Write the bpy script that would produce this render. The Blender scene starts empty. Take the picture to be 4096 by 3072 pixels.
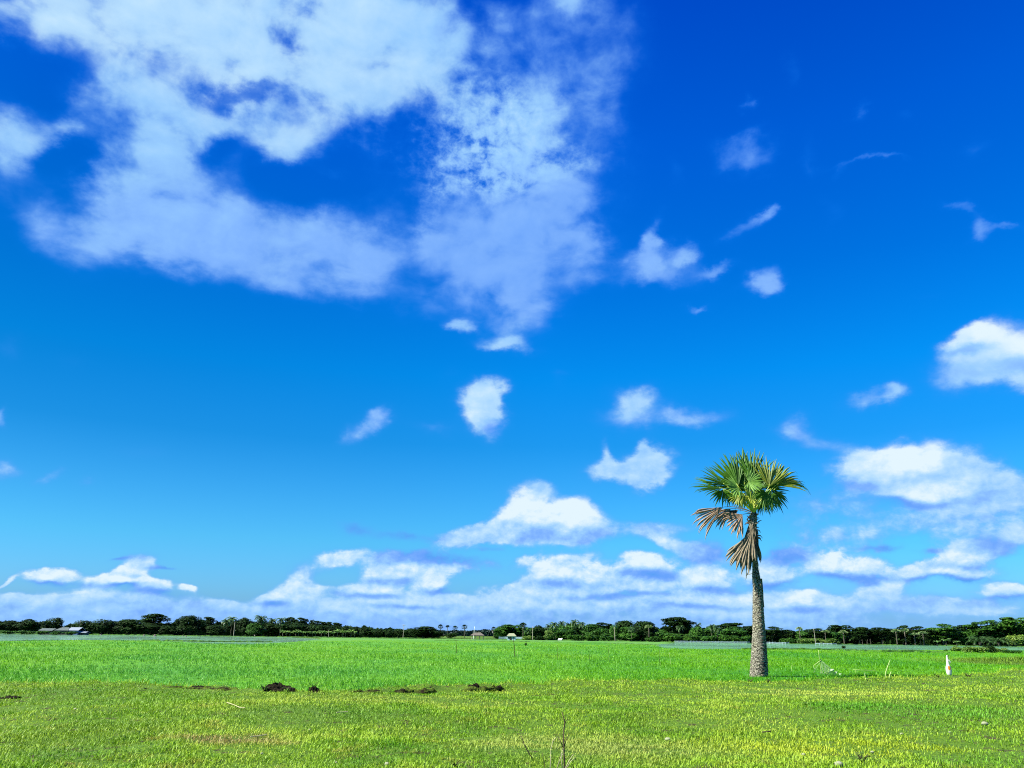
import bpy, math, random
import numpy as np
from mathutils import Vector, Matrix

random.seed(7)
RNG = np.random.default_rng(11)
R = math.radians
scene = bpy.context.scene
COL = scene.collection

# ------------------------------------------------------------------ camera
PW, PH, FPX = 4096.0, 3072.0, 3154.0
PITCH, ROLL, EYE = R(17.54), R(0.75), 1.6
fwd = Vector((0, math.cos(PITCH), math.sin(PITCH)))
right0 = Vector((1, 0, 0)); up0 = Vector((0, -math.sin(PITCH), math.cos(PITCH)))
cr, sr = math.cos(ROLL), math.sin(ROLL)
right = right0 * cr + up0 * sr
up = up0 * cr - right0 * sr
cam_d = bpy.data.cameras.new("camera"); cam = bpy.data.objects.new("camera", cam_d)
COL.objects.link(cam); scene.camera = cam
m = Matrix.Identity(4)
for i in range(3):
    m[i][0], m[i][1], m[i][2] = right[i], up[i], -fwd[i]
m[2][3] = EYE
cam.matrix_world = m
cam_d.sensor_width = 36.0; cam_d.lens = 36.0 * FPX / PW
cam_d.clip_start = 0.1; cam_d.clip_end = 20000

def ray(px, py):
    """direction of the sight line through a point of the photograph"""
    return (fwd + right * ((px - PW / 2) / FPX) + up * ((PH / 2 - py) / FPX)).normalized()
def azel(px, py):
    d = ray(px, py); return math.atan2(d.x, d.y), math.asin(d.z)
def on_z(px, py, z=0.0):
    d = ray(px, py); t = (z - EYE) / d.z
    return Vector((d.x * t, d.y * t, z))
def on_y(px, py, y):
    d = ray(px, py); t = y / d.y
    return Vector((d.x * t, y, EYE + d.z * t))

# ------------------------------------------------------------------ render set-up
scene.view_settings.view_transform = 'Standard'
scene.view_settings.look = 'None'
scene.view_settings.exposure = 1.4
scene.view_settings.gamma = 1.0
scene.render.engine = 'CYCLES'
scene.cycles.max_bounces = 5
scene.cycles.diffuse_bounces = 2
scene.cycles.glossy_bounces = 2
scene.cycles.transparent_max_bounces = 6
scene.cycles.use_denoising = False
scene.cycles.filter_width = 1.1
scene.cycles.adaptive_threshold = 0.02
scene.cycles.adaptive_min_samples = 24

SUN_AZ, SUN_EL = R(-108), R(46)
sd = bpy.data.lights.new("sun", 'SUN'); sun = bpy.data.objects.new("sun", sd); COL.objects.link(sun)
sd.energy = 5.0; sd.angle = R(0.5); sd.color = (1.0, 0.95, 0.84)
sdir = Vector((math.sin(SUN_AZ) * math.cos(SUN_EL), math.cos(SUN_AZ) * math.cos(SUN_EL), math.sin(SUN_EL)))
sun.rotation_euler = sdir.to_track_quat('Z', 'Y').to_euler()
sun.location = (0, 0, 60)

# ------------------------------------------------------------------ sky and clouds (world)
def s2l(c):
    c = c / 255.0
    return c / 12.92 if c <= 0.04045 else ((c + 0.055) / 1.055) ** 2.4
def srgb(r, g, b): return (s2l(r), s2l(g), s2l(b))

SKY_STRENGTH = 0.114
world = bpy.data.worlds.new("World"); scene.world = world; world.use_nodes = True
world.cycles.sampling_method = 'MANUAL'; world.cycles.sample_map_resolution = 512
nt = world.node_tree; N = nt.nodes; L = nt.links
bg = N['Background']; bg.inputs[1].default_value = SKY_STRENGTH
sky = N.new('ShaderNodeTexSky'); sky.sky_type = 'NISHITA'; sky.sun_disc = False
sky.sun_elevation = SUN_EL; sky.sun_rotation = SUN_AZ
tc = N.new('ShaderNodeTexCoord')
sepd = N.new('ShaderNodeSeparateXYZ'); L.new(tc.outputs['Generated'], sepd.inputs[0])

def M(op, a, b=None, c=None, clamp=False):
    n = N.new('ShaderNodeMath'); n.operation = op; n.use_clamp = clamp
    for i, v in enumerate((a, b, c)):
        if v is None: continue
        if isinstance(v, (int, float)): n.inputs[i].default_value = v
        else: L.new(v, n.inputs[i])
    return n.outputs[0]
def VM(op, a, b=None, c=None, out=0):
    n = N.new('ShaderNodeVectorMath'); n.operation = op
    for i, v in enumerate((a, b, c)):
        if v is None: continue
        if isinstance(v, (tuple, list)): n.inputs[i].default_value = v
        elif isinstance(v, (int, float)): n.inputs[i].default_value = (v, v, v)
        else: L.new(v, n.inputs[i])
    return n.outputs[out]
def NOISE(vec, scale, detail=4, rough=0.55, distortion=0.0, color=False):
    n = N.new('ShaderNodeTexNoise'); n.inputs['Scale'].default_value = scale
    n.inputs['Detail'].default_value = detail; n.inputs['Roughness'].default_value = rough
    n.inputs['Distortion'].default_value = distortion
    L.new(vec, n.inputs['Vector']); return n.outputs['Color' if color else 'Fac']
def RAMP(fac, stops, interp='LINEAR'):
    n = N.new('ShaderNodeValToRGB'); cr_ = n.color_ramp; cr_.interpolation = interp
    while len(cr_.elements) > 1: cr_.elements.remove(cr_.elements[-1])
    first = True
    for p, col in stops:
        if first: e = cr_.elements[0]; e.position = p; first = False
        else: e = cr_.elements.new(p)
        e.color = (col[0], col[1], col[2], 1)
    L.new(fac, n.inputs[0]); return n.outputs[0]
def MIX(fac, a, b, blend='MIX'):
    n = N.new('ShaderNodeMixRGB'); n.blend_type = blend
    for i, v in ((0, fac), (1, a), (2, b)):
        if isinstance(v, (int, float)): n.inputs[i].default_value = v
        elif isinstance(v, (tuple, list)): n.inputs[i].default_value = (v[0], v[1], v[2], 1)
        else: L.new(v, n.inputs[i])
    return n.outputs[0]

AZ = M('ARCTAN2', sepd.outputs[0], sepd.outputs[1])
EL = M('ARCSINE', sepd.outputs[2])
comb = N.new('ShaderNodeCombineXYZ'); L.new(AZ, comb.inputs[0]); L.new(EL, comb.inputs[1])
UV = comb.outputs[0]

# clear-sky tint by elevation: (elevation, wanted colour, what the plain sky gives there)
K = SKY_STRENGTH * 2 ** 1.4
NISH = {0: (3.1, 3.3, 2.8), 1: (3.9, 4.6, 4.25), 2: (4.0, 4.8, 4.7), 6: (3.14, 4.3, 5.1), 13: (2.33, 3.43, 4.8), 18: (1.54, 2.4, 3.83),
        25: (1.34, 2.09, 3.46), 34: (1.0, 1.6, 2.8), 44: (.9, 1.4, 2.55), 56: (.92, 1.4, 2.5), 90: (1.0, 1.5, 2.6)}
WANT = {0: (130, 186, 250), 1: (124, 189, 252), 2: (116, 192, 254), 6: (84, 190, 252), 13: (32, 158, 244), 18: (4, 138, 234),
        25: (0, 116, 226), 34: (0, 93, 215), 44: (0, 73, 202), 56: (0, 58, 170), 90: (0, 46, 142)}
tint = []
for e in NISH:
    w_ = srgb(*WANT[e]); n_ = NISH[e]
    tint.append((e / 90.0, tuple(max(0.0, w_[i] / (n_[i] * K)) for i in range(3))))
ELN = M('MULTIPLY', EL, 1 / R(90), clamp=True)
base_sky = MIX(1.0, sky.outputs[0], RAMP(ELN, tint), 'MULTIPLY')
mra = N.new('ShaderNodeMapRange'); mra.clamp = True; L.new(AZ, mra.inputs[0])
for i_, q_ in enumerate((-.62, .05, .70, 1.0)): mra.inputs[i_ + 1].default_value = q_
mre = N.new('ShaderNodeMapRange'); mre.clamp = True; L.new(EL, mre.inputs[0])
for i_, q_ in enumerate((.03, .3, 0.0, 1.0)): mre.inputs[i_ + 1].default_value = q_
fall = M('SUBTRACT', 1.0, M('MULTIPLY', mre.outputs[0], M('SUBTRACT', 1.0, mra.outputs[0])))
scl = N.new('ShaderNodeVectorMath'); scl.operation = 'SCALE'; L.new(base_sky, scl.inputs[0]); L.new(fall, scl.inputs['Scale']); base_sky = scl.outputs[0]

# cloud blobs: (x, y, rx, ry, turn, density, whiteness, ripple) at places of the photograph, turned into directions
BL = """
150 40 330 130 0 1.3 .95 0
560 110 380 190 0 1.4 .95 0
1000 110 400 240 0 1.6 .9 0
1380 170 330 270 0 1.6 .85 0
1700 110 230 200 0 1.1 .62 0
1640 300 200 110 -35 .9 .8 0
1500 490 100 80 -20 .8 .75 0
1250 380 200 130 0 .9 .9 0
0 520 130 110 0 1.15 .78 0
40 650 170 130 0 1.0 .62 0
190 570 90 70 0 .7 .7 0
270 515 45 50 0 .6 .8 0
350 440 170 130 0 .42 .45 0
1100 420 500 160 0 .25 .6 0
1250 700 300 200 0 .15 .4 0
700 330 120 60 0 -.55 0 0
620 300 60 40 0 -.5 0 0
150 900 200 120 20 .3 .35 0
560 1060 70 24 10 -.4 0 0
400 320 120 70 0 .65 .7 0
650 400 210 140 0 1.1 .72 0
630 560 210 130 0 1.1 .66 0
560 760 180 160 0 1.1 .58 0
470 890 220 110 0 1.1 .5 0
650 910 260 140 0 1.2 .42 0
860 960 260 110 0 1.15 .36 0
1120 1010 300 115 0 1.15 .3 0
1390 1010 190 140 0 1.3 .36 0
1460 1080 140 80 0 .8 .3 0
1040 490 220 70 12 1.0 .8 0
1130 590 150 60 10 .85 .75 0
780 760 200 180 0 .8 .5 0
1330 700 70 26 20 .65 .5 0
900 1100 600 55 8 .35 .25 0
1400 1190 350 55 3 .35 .2 0
250 960 200 90 40 .35 .3 0
885 376 100 62 0 -1.3 0 0
1060 352 100 48 0 -1.3 0 0
846 615 75 80 20 -1.1 0 0
640 265 80 30 10 -.4 0 0
298 645 110 90 0 -.8 0 0
1230 745 170 95 10 -.8 0 0
1380 600 90 110 0 -.7 0 0
60 290 160 60 35 -.9 0 0
2050 140 300 200 0 .75 .36 0
2270 25 90 60 0 .8 .62 0
2360 250 200 260 0 .62 .34 0
1940 480 200 190 0 .8 .55 1
2100 540 170 200 0 1.0 .66 .4
2060 690 250 75 -12 .95 .74 .7
1840 660 150 150 0 .55 .5 1.2
2210 640 110 130 0 .95 .68 .2
2400 420 110 130 0 .65 .45 0
2010 900 300 170 -20 1.3 .16 0
2150 1050 260 170 -30 1.2 .14 0
1840 1110 180 120 0 .9 .22 0
2340 1020 60 150 -5 .75 .42 0
2060 1200 230 80 -5 .75 .24 0
2000 1310 110 80 0 .65 .3 0
2030 1390 90 28 0 1.0 .55 0
1850 1317 50 26 5 1.0 .55 0
1690 890 70 160 10 .4 .45 1
1550 620 140 150 0 .3 .35 .8
1640 990 120 60 0 .5 .25 0
2300 860 140 120 0 .55 .28 0
2600 950 40 75 25 .9 .45 0
2560 1050 110 55 -15 1.0 .4 0
2740 1010 75 45 -35 .8 .4 0
2620 1120 170 40 0 .45 .22 0
2860 1050 80 26 -15 .5 .3 0
3040 1155 45 42 0 .75 .35 0
3050 1080 60 40 0 .35 .2 0
2990 615 120 60 -10 .55 .16 0
2980 420 34 34 0 .45 .2 0
3470 672 120 18 0 .52 .3 0
3380 705 30 30 0 .35 .2 0
3065 855 44 30 -20 .6 .3 0
2980 905 80 34 -15 .4 .2 0
3950 915 70 44 0 .7 .35 0
3840 832 60 26 15 .5 .3 0
4070 900 60 16 0 .4 .3 0
3920 590 120 55 -20 .26 .15 0
3310 880 50 60 0 .26 .2 0
3000 1120 90 30 -20 .3 .3 0
2700 690 40 60 0 .2 .2 0
3650 480 60 24 -20 .22 .2 0
3150 300 40 60 20 .18 .2 0
3480 1050 70 20 10 .18 .2 0
3700 1200 90 20 0 .15 .2 0
2260 1480 60 20 0 .22 .3 0
1780 1500 60 40 10 .25 .3 0
2230 1520 40 50 0 .22 .3 0
30 1370 60 60 0 .25 .3 0
300 1420 80 40 0 .15 .3 0
3270 620 34 90 0 .25 .1 0
3430 420 30 50 0 .25 .1 0
2810 1212 46 16 0 .45 .25 0
4070 1400 170 95 0 1.9 1.05 0
3870 1365 90 46 -20 1.3 .9 0
4010 1500 210 70 0 1.3 .62 0
3840 1530 130 70 0 .42 .2 0
1930 1620 78 78 0 1.6 .78 0
1975 1650 55 60 0 1.2 .8 0
1925 1548 24 24 0 .6 .6 0
1460 1705 120 40 -22 .75 .35 0
1545 1650 44 40 0 .65 .4 0
1720 1700 80 30 0 .5 .3 0
2540 1585 95 60 0 1.1 .66 0
2530 1670 190 44 0 .6 .28 0
2725 1670 70 44 0 .85 .48 0
2830 1650 90 44 0 .45 .25 0
2470 1865 130 44 -8 1.3 .7 0
2620 1850 95 58 0 1.3 .78 0
2590 1920 60 60 0 1.0 .66 0
2430 1795 24 46 0 .8 .6 0
2600 1780 30 38 20 .85 .6 0
2160 1945 50 34 0 .75 .4 0
2110 2055 92 80 0 1.7 1.05 0
2290 2070 90 75 0 1.7 1.05 0
1990 2118 160 42 -10 1.3 .72 0
1850 2155 120 30 -12 1.1 .6 0
2200 2132 250 36 0 1.1 .55 0
1425 2115 66 34 0 .55 -.5 0
1600 2155 120 26 0 .55 -.5 0
1960 2200 60 14 0 .45 -.5 0
1360 2235 95 34 -8 1.1 .72 0
1740 2238 170 30 0 .8 -.35 0
2120 2240 60 32 -20 .9 .78 0
2325 2230 66 34 -10 .8 .6 0
1560 2290 90 40 0 1.2 .82 0
1730 2282 110 28 0 1.1 .82 0
1480 2350 130 34 -8 1.2 .82 0
1740 2335 66 38 -20 1.3 1.0 0
1620 2395 130 32 0 1.1 .8 0
1560 2235 60 26 0 .7 .3 0
1900 2275 130 26 0 .5 .15 0
2190 2290 80 50 -30 1.4 1.0 0
2330 2300 110 50 0 1.3 .95 0
2575 2255 95 48 0 1.6 1.0 0
2600 2305 100 24 0 .9 -.1 0
2440 2350 220 38 0 1.2 .85 0
2100 2365 170 36 0 1.1 .75 0
2000 2410 260 28 0 1.1 .8 0
2300 2410 300 26 0 1.0 .7 0
2800 2310 100 52 0 1.4 .95 0
2760 2400 150 32 0 1.2 .95 0
2640 2100 170 36 0 .6 .35 0
2680 2160 140 30 20 .75 .7 0
2830 2215 110 56 0 .8 -.05 0
3640 1840 150 66 0 1.7 1.05 0
3450 1890 110 62 0 1.4 .85 0
3720 1935 230 56 5 1.7 1.05 0
3910 1870 130 70 0 1.1 .7 0
4010 1960 120 60 0 .6 .4 0
3490 1590 100 42 -20 .95 .5 0
3570 1555 50 30 0 .6 .4 0
3170 1710 90 46 10 .75 .35 0
3310 1775 120 40 10 .4 .2 0
3850 1690 200 60 0 .2 .2 0
3500 2080 520 100 0 .5 .42 0
4000 2050 240 120 0 .55 .45 0
3300 2010 120 50 0 .45 .3 0
4070 2140 70 36 0 1.0 .75 0
3940 2195 110 40 0 .7 -.3 0
3520 2205 90 14 0 .55 -.35 0
3720 2208 34 14 0 .7 -.2 0
3330 2262 84 52 0 1.6 1.05 0
3470 2285 80 44 0 1.5 1.0 0
3080 2300 100 44 0 1.2 .9 0
3140 2235 110 44 0 .8 -.3 0
3840 2225 90 58 0 1.7 1.1 0
3690 2290 160 44 -15 1.4 .95 0
3870 2300 120 34 0 1.2 .85 0
3210 2395 76 38 0 1.4 .95 0
2990 2390 130 30 0 1.1 .85 0
3530 2370 80 30 0 1.1 .75 0
4040 2365 100 36 0 1.3 .85 0
3700 2420 300 26 0 .7 .4 0
0 1860 90 50 0 .65 .4 0
190 1885 70 34 -25 .55 .42 0
360 1920 74 34 0 .55 .3 0
560 1810 110 36 0 .2 .1 0
0 1645 24 50 0 .5 .3 0
200 2300 100 34 0 1.4 .95 0
460 2310 110 36 -15 1.4 1.0 0
525 2270 40 34 -30 1.1 1.0 0
570 2330 40 44 0 1.1 .85 0
635 2350 70 32 -10 1.2 .9 0
760 2350 28 18 0 .9 .9 0
30 2330 46 12 -32 .9 .8 0
575 2235 60 38 0 1.0 .45 0
480 2227 40 10 -18 .55 -.5 0
680 2268 66 10 4 .55 -.5 0
1075 2372 60 34 -20 1.1 .8 0
1185 2345 50 56 -35 1.0 .8 0
1245 2362 46 34 0 1.0 .75 0
1200 2280 90 40 0 .35 0 0
600 2440 950 62 0 .75 .36 0
880 2402 66 20 0 1.0 .8 0
330 2385 120 24 0 .9 .75 0
100 2385 90 22 0 .9 .7 0
1010 2425 120 20 0 .8 .7 0
1350 2425 110 26 0 1.0 .8 0
1640 2445 160 20 0 .8 .7 0
3360 2405 90 26 0 1.0 .8 0
3850 2440 150 24 0 .9 .75 0
2950 2445 160 20 0 .8 .75 0
3250 2170 220 40 0 .45 .4 0
1900 2460 1100 50 0 .5 .36 0
3200 2450 1100 60 0 .5 .42 0
2050 2530 3000 44 0 .55 .25 0
3300 2330 700 90 0 .2 .3 0
1900 2320 600 80 0 .15 .3 0
"""
def MR0(v, a, b):
    n = N.new('ShaderNodeMapRange'); n.clamp = True; L.new(v, n.inputs[0]); n.inputs[1].default_value = a; n.inputs[2].default_value = b
    return n.outputs[0]
# domain warp: breaks the outlines of the blobs into billows
wamp = M('MULTIPLY_ADD', EL, 0.07, 0.016)
stretch = VM('MULTIPLY', UV, (1.0, 1.5, 1.0))
wv = VM('SUBTRACT', NOISE(stretch, 9.0, 6, 0.58, 0, True), (.5, .5, .5))
P = VM('MULTIPLY_ADD', wv, (0, 0, 0), UV)
_s = N[-1]
sc3 = N.new('ShaderNodeCombineXYZ'); 
for i in (0, 1): L.new(M('MULTIPLY', wamp, (2.3, 1.7)[i]), sc3.inputs[i])
L.new(sc3.outputs[0], _s.inputs[1])
nA = NOISE(stretch, 14.0, 6, 0.55, 0.2)
offv = VM('ADD', stretch, (-0.012, 0.014, 0.0))
nB = NOISE(offv, 14.0, 6, 0.55, 0.2)
crisp = M('SUBTRACT', 1.0, M('MULTIPLY', EL, 2.6), clamp=True)
st2 = VM('MULTIPLY', UV, (1.0, 1.35, 1.0))
fA = NOISE(st2, 50.0, 6, 0.6, 0.2); fB = NOISE(VM('ADD', st2, (-0.0045, 0.008, 0.0)), 50.0, 6, 0.6, 0.2)
cw = M('MULTIPLY', crisp, 0.72)
nA = M('ADD', M('MULTIPLY', nA, M('SUBTRACT', 1.0, cw)), M('MULTIPLY', fA, cw))
nB = M('ADD', M('MULTIPLY', nB, M('SUBTRACT', 1.0, cw)), M('MULTIPLY', fB, cw))
nBig = NOISE(stretch, 5.0, 3, 0.5)
V = None
P0 = P
ROWS = []
for ln in BL.strip().splitlines():
    ROWS.append(ln); v_ = [float(t) for t in ln.split()]
    if v_[1] > 1300 and v_[6] >= .8 and v_[5] > 1 and v_[3] > 30:      # the shaded base of a heaped cloud
        ROWS.append('%g %g %g %g 0 %g 0 -1' % (v_[0] + v_[2] * .15, v_[1] + v_[3] * .85, v_[2] * 1.0, v_[3] * .42, v_[5] * .55))
for bi, ln in enumerate(ROWS):
    x, y, rx, ry, ro, d, w_, h = map(float, ln.split())
    if y < 1300: w_ *= 0.72 if y < 600 else 0.62; d *= 0.80 if x < 2450 else 1.45
    if 1500 < y < 2000 and d < 1.6: w_ *= 0.86
    if d < 0: w_ = 0.55
    if y > 1300: d *= 1.08
    if y > 2205 and rx < 500: ry *= 0.84; d *= 0.93
    if d < 0: d *= 0.72
    u0, v0 = azel(x, y); t = R(ro)
    A = np.zeros((2, 2))
    for k, (ax, ay) in enumerate(((math.cos(t), math.sin(t)), (-math.sin(t), math.cos(t)))):
        u1, v1 = azel(x + ax * 40, y + ay * 40); u2, v2 = azel(x - ax * 40, y - ay * 40)
        A[:, k] = np.array([(u1 - u2) / 80, (v1 - v2) / 80]) * (rx, ry)[k]
    U_, S_, _ = np.linalg.svd(A)
    if np.linalg.det(U_) < 0: U_[:, 1] *= -1
    if V is not None and bi % 6 == 0:       # chains the blobs so that they are worked out one after another
        P = VM('MULTIPLY_ADD', V, (1e-9, 1e-9, 1e-9), P0)
    ang = math.atan2(U_[1, 0], U_[0, 0])
    off = abs((ang + R(45)) % R(90) - R(45)); el_ratio = S_[0] / S_[1]
    if off < R(5) or el_ratio < 1.15:
        swap = abs(math.sin(ang)) > 0.71
        a_, b_ = (S_[1], S_[0]) if swap else (S_[0], S_[1])
        q = VM('MULTIPLY_ADD', P, (1 / a_, 1 / b_, 0), (-u0 / a_, -v0 / b_, 0))
    else:
        mp = N.new('ShaderNodeMapping'); mp.vector_type = 'TEXTURE'
        mp.inputs['Location'].default_value = (u0, v0, 0)
        mp.inputs['Rotation'].default_value = (0, 0, ang)
        mp.inputs['Scale'].default_value = (S_[0], S_[1], 1)
        L.new(P, mp.inputs[0]); q = mp.outputs[0]
    r2 = VM('DOT_PRODUCT', q, q, out=1)
    g = M('POWER', 0.4, r2)
    cb = N.new('ShaderNodeVectorMath'); cb.operation = 'SCALE'
    cb.inputs[0].default_value = (d, d * w_, abs(d) * h) if h >= 0 else (0, -d, 0); L.new(g, cb.inputs['Scale'])
    V = cb.outputs[0] if V is None else VM('ADD', V, cb.outputs[0])
sv = N.new('ShaderNodeSeparateXYZ'); L.new(V, sv.inputs[0])
D0, W0, H0 = sv.outputs
# cloud cover of the rest of the sky, outside the part the photograph shows
far_az = M('MULTIPLY', M('SUBTRACT', M('ABSOLUTE', AZ), 0.72), 5.0, clamp=True)
far_el = M('MULTIPLY', M('SUBTRACT', EL, 0.86), 6.0, clamp=True)
outside = M('MAXIMUM', far_az, far_el)
D0 = M('MULTIPLY_ADD', outside, M('MULTIPLY', M('SUBTRACT', nBig, 0.55), 7.0, clamp=True), D0)
W0 = M('MULTIPLY_ADD', outside, 0.35, W0)
# ripples of the thin mackerel sheet
rip = NOISE(VM('MULTIPLY', UV, (1.0, 1.35, 1.0)), 62.0, 5, 0.62, 0.2)
ripm = M('MULTIPLY', M('SUBTRACT', rip, 0.47), M('MULTIPLY', M('MINIMUM', H0, 1.0), 2.6))
hz = MR0(EL, -0.03, 0.075)
nn = M('ADD', M('MULTIPLY_ADD', M('SUBTRACT', nA, 0.5), M('MULTIPLY', M('MULTIPLY_ADD', crisp, 1.2, 1.9), hz), 0.95), M('MULTIPLY', M('SUBTRACT', nBig, 0.5), M('SUBTRACT', 1.9, crisp)))
Dn = M('SUBTRACT', M('MULTIPLY', M('ADD', M('MULTIPLY', D0, nn), ripm), M('MULTIPLY_ADD', crisp, 1.40, 0.68)), M('MULTIPLY', crisp, 0.42))
a = N.new('ShaderNodeMapRange'); a.interpolation_type = 'SMOOTHSTEP'; a.clamp = True
L.new(Dn, a.inputs[0]); a.inputs[1].default_value = 0.08; a.inputs[2].default_value = 1.25
core = a.outputs[0]
vb = N.new('ShaderNodeMapRange'); vb.interpolation_type = 'SMOOTHSTEP'; vb.clamp = True
L.new(M('ADD', M('MULTIPLY', D0, M('ADD', M('MULTIPLY_ADD', M('SUBTRACT', nA, 0.5), 2.2, 1.0), M('MULTIPLY', M('SUBTRACT', nBig, 0.5), 2.6))), ripm), vb.inputs[0]); vb.inputs[1].default_value = 0.0; vb.inputs[2].default_value = 1.5
veil = M('MULTIPLY', vb.outputs[0], M('MULTIPLY_ADD', crisp, -0.1, 0.72))
alpha = M('ADD', core, M('MULTIPLY', veil, M('SUBTRACT', 1.0, core)))
wn = M('DIVIDE', W0, M('MAXIMUM', D0, 0.25))
lit = M('ADD', M('MULTIPLY', M('SUBTRACT', nA, nB), M('MULTIPLY', M('MULTIPLY_ADD', crisp, 1.7, 0.45), hz)), M('MULTIPLY', M('SUBTRACT', nBig, 0.5), 0.35))
wn = M('ADD', M('ADD', wn, lit), M('MULTIPLY', ripm, 0.25))
wn = M('MULTIPLY_ADD', wn, 0.62, 0.31, clamp=True)       # -0.5 -> 0, 1.1 -> ~1
def cc(r, g, b): return tuple(v / K for v in srgb(r, g, b))
cloud = RAMP(wn, [(0.0, cc(86, 160, 246)), (0.28, cc(108, 166, 253)), (0.45, cc(130, 182, 255)), (0.60, cc(154, 206, 255)),
                  (0.76, cc(188, 226, 255)), (0.92, cc(228, 246, 255))])
cloud = MIX(MR0(alpha, 0.1, 0.92), MIX(crisp, cc(26, 132, 252), cc(110, 186, 255)), cloud)
# low clouds are a little paler, high ones a little bluer
final = MIX(alpha, base_sky, cloud)
L.new(final, bg.inputs[0])

# ------------------------------------------------------------------ helpers
FIELD_Z = -1.0          # the paddies lie about a metre below the grassy bank
def link(o, parent=None):
    COL.objects.link(o)
    if parent is not None: o.parent = parent
    return o
def tag(o, label=None, cat=None, group=None, kind=None):
    if label: o['label'] = label
    if cat: o['category'] = cat
    if group: o['group'] = group
    if kind: o['kind'] = kind
    return o
def empty(name, loc, rz=0.0):
    o = bpy.data.objects.new(name, None); o.empty_display_size = 0.3
    link(o); o.location = loc; o.rotation_euler = (0, 0, rz); return o

class MB:
    """collects polygons for one mesh"""
    def __init__(s): s.v = []; s.f = []; s.m = []
    def add(s, vs, fs, mi=0):
        b = len(s.v); s.v.extend([tuple(v) for v in vs])
        s.f.extend([tuple(i + b for i in f) for f in fs]); s.m.extend([mi] * len(fs))
    def tube(s, pts, rad, n=6, mi=0, cap=True):
        pts = [Vector(p) for p in pts]; rings = []
        for i, p in enumerate(pts):
            t = (pts[min(i + 1, len(pts) - 1)] - pts[max(i - 1, 0)])
            if t.length < 1e-9: t = Vector((0, 0, 1))
            t.normalize()
            a = t.cross(Vector((0, 1, 0)))
            if a.length < 0.2: a = t.cross(Vector((1, 0, 0)))
            a.normalize(); b = t.cross(a)
            r = rad[i] if isinstance(rad, (list, tuple)) else rad
            rings.append([p + (a * math.cos(2 * math.pi * k / n) + b * math.sin(2 * math.pi * k / n)) * r for k in range(n)])
        vs = [v for r_ in rings for v in r_]; fs = []
        for i in range(len(rings) - 1):
            for k in range(n):
                k2 = (k + 1) % n
                fs.append((i * n + k, i * n + k2, (i + 1) * n + k2, (i + 1) * n + k))
        if cap:
            fs.append(tuple(range(n - 1, -1, -1))); fs.append(tuple((len(rings) - 1) * n + k for k in range(n)))
        s.add(vs, fs, mi)
    def box(s, c, size, mi=0, rz=0.0):
        cx, cy, cz = c; hx, hy, hz = size[0] / 2, size[1] / 2, size[2] / 2; vs = []
        for dz in (-hz, hz):
            for dx, dy in ((-hx, -hy), (hx, -hy), (hx, hy), (-hx, hy)):
                vs.append((cx + dx * math.cos(rz) - dy * math.sin(rz), cy + dx * math.sin(rz) + dy * math.cos(rz), cz + dz))
        s.add(vs, [(3, 2, 1, 0), (4, 5, 6, 7), (0, 1, 5, 4), (1, 2, 6, 5), (2, 3, 7, 6), (3, 0, 4, 7)], mi)
    def mesh(s, name, mats, smooth=False):
        me = bpy.data.meshes.new(name); me.from_pydata(s.v, [], s.f)
        for m_ in (mats if isinstance(mats, (list, tuple)) else [mats]): me.materials.append(m_)
        if len(me.materials) > 1: me.polygons.foreach_set('material_index', s.m)
        if smooth: me.polygons.foreach_set('use_smooth', [True] * len(me.polygons))
        me.update(); return me
    def build(s, name, mats, parent=None, smooth=False):
        return link(bpy.data.objects.new(name, s.mesh(name, mats, smooth)), parent)

def np_mesh(name, co, faces_flat, sizes, mat, smooth=False):
    me = bpy.data.meshes.new(name)
    me.vertices.add(len(co)); me.vertices.foreach_set('co', np.ascontiguousarray(co, dtype=np.float32).ravel())
    me.loops.add(len(faces_flat)); me.loops.foreach_set('vertex_index', faces_flat.astype(np.int32))
    me.polygons.add(len(sizes))
    st = np.concatenate(([0], np.cumsum(sizes)[:-1])).astype(np.int32)
    me.polygons.foreach_set('loop_start', st); me.polygons.foreach_set('loop_total', sizes.astype(np.int32))
    if smooth: me.polygons.foreach_set('use_smooth', np.ones(len(sizes), dtype=bool))
    me.materials.append(mat); me.update(calc_edges=True); me.validate(); return me

# ------------------------------------------------------------------ materials
def material(name, fn):
    global N, L
    m_ = bpy.data.materials.new(name); m_.use_nodes = True
    t_ = m_.node_tree; t_.nodes.clear(); N, L = t_.nodes, t_.links
    out = N.new('ShaderNodeOutputMaterial')
    L.new(fn(), out.inputs[0]); return m_
def COORD(kind='Object'):
    n = N.new('ShaderNodeTexCoord'); return n.outputs[kind]
def POS():
    return N.new('ShaderNodeNewGeometry').outputs['Position']
def MR(v, a, b, c, d):
    n = N.new('ShaderNodeMapRange'); n.clamp = True; L.new(v, n.inputs[0])
    for i, q in enumerate((a, b, c, d)): n.inputs[i + 1].default_value = q
    return n.outputs[0]
def BSDF(col, rough=0.6, spec=0.3, bump=None, bstr=0.5, bdist=0.02, metal=0.0):
    b = N.new('ShaderNodeBsdfPrincipled')
    if isinstance(col, tuple): b.inputs['Base Color'].default_value = (*col, 1)
    else: L.new(col, b.inputs['Base Color'])
    if isinstance(rough, float): b.inputs['Roughness'].default_value = rough
    else: L.new(rough, b.inputs['Roughness'])
    b.inputs['Specular IOR Level'].default_value = spec
    b.inputs['Metallic'].default_value = metal
    if bump is not None:
        n = N.new('ShaderNodeBump'); n.inputs['Strength'].default_value = bstr; n.inputs['Distance'].default_value = bdist
        L.new(bump, n.inputs['Height']); L.new(n.outputs[0], b.inputs['Normal'])
    return b.outputs[0]
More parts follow.
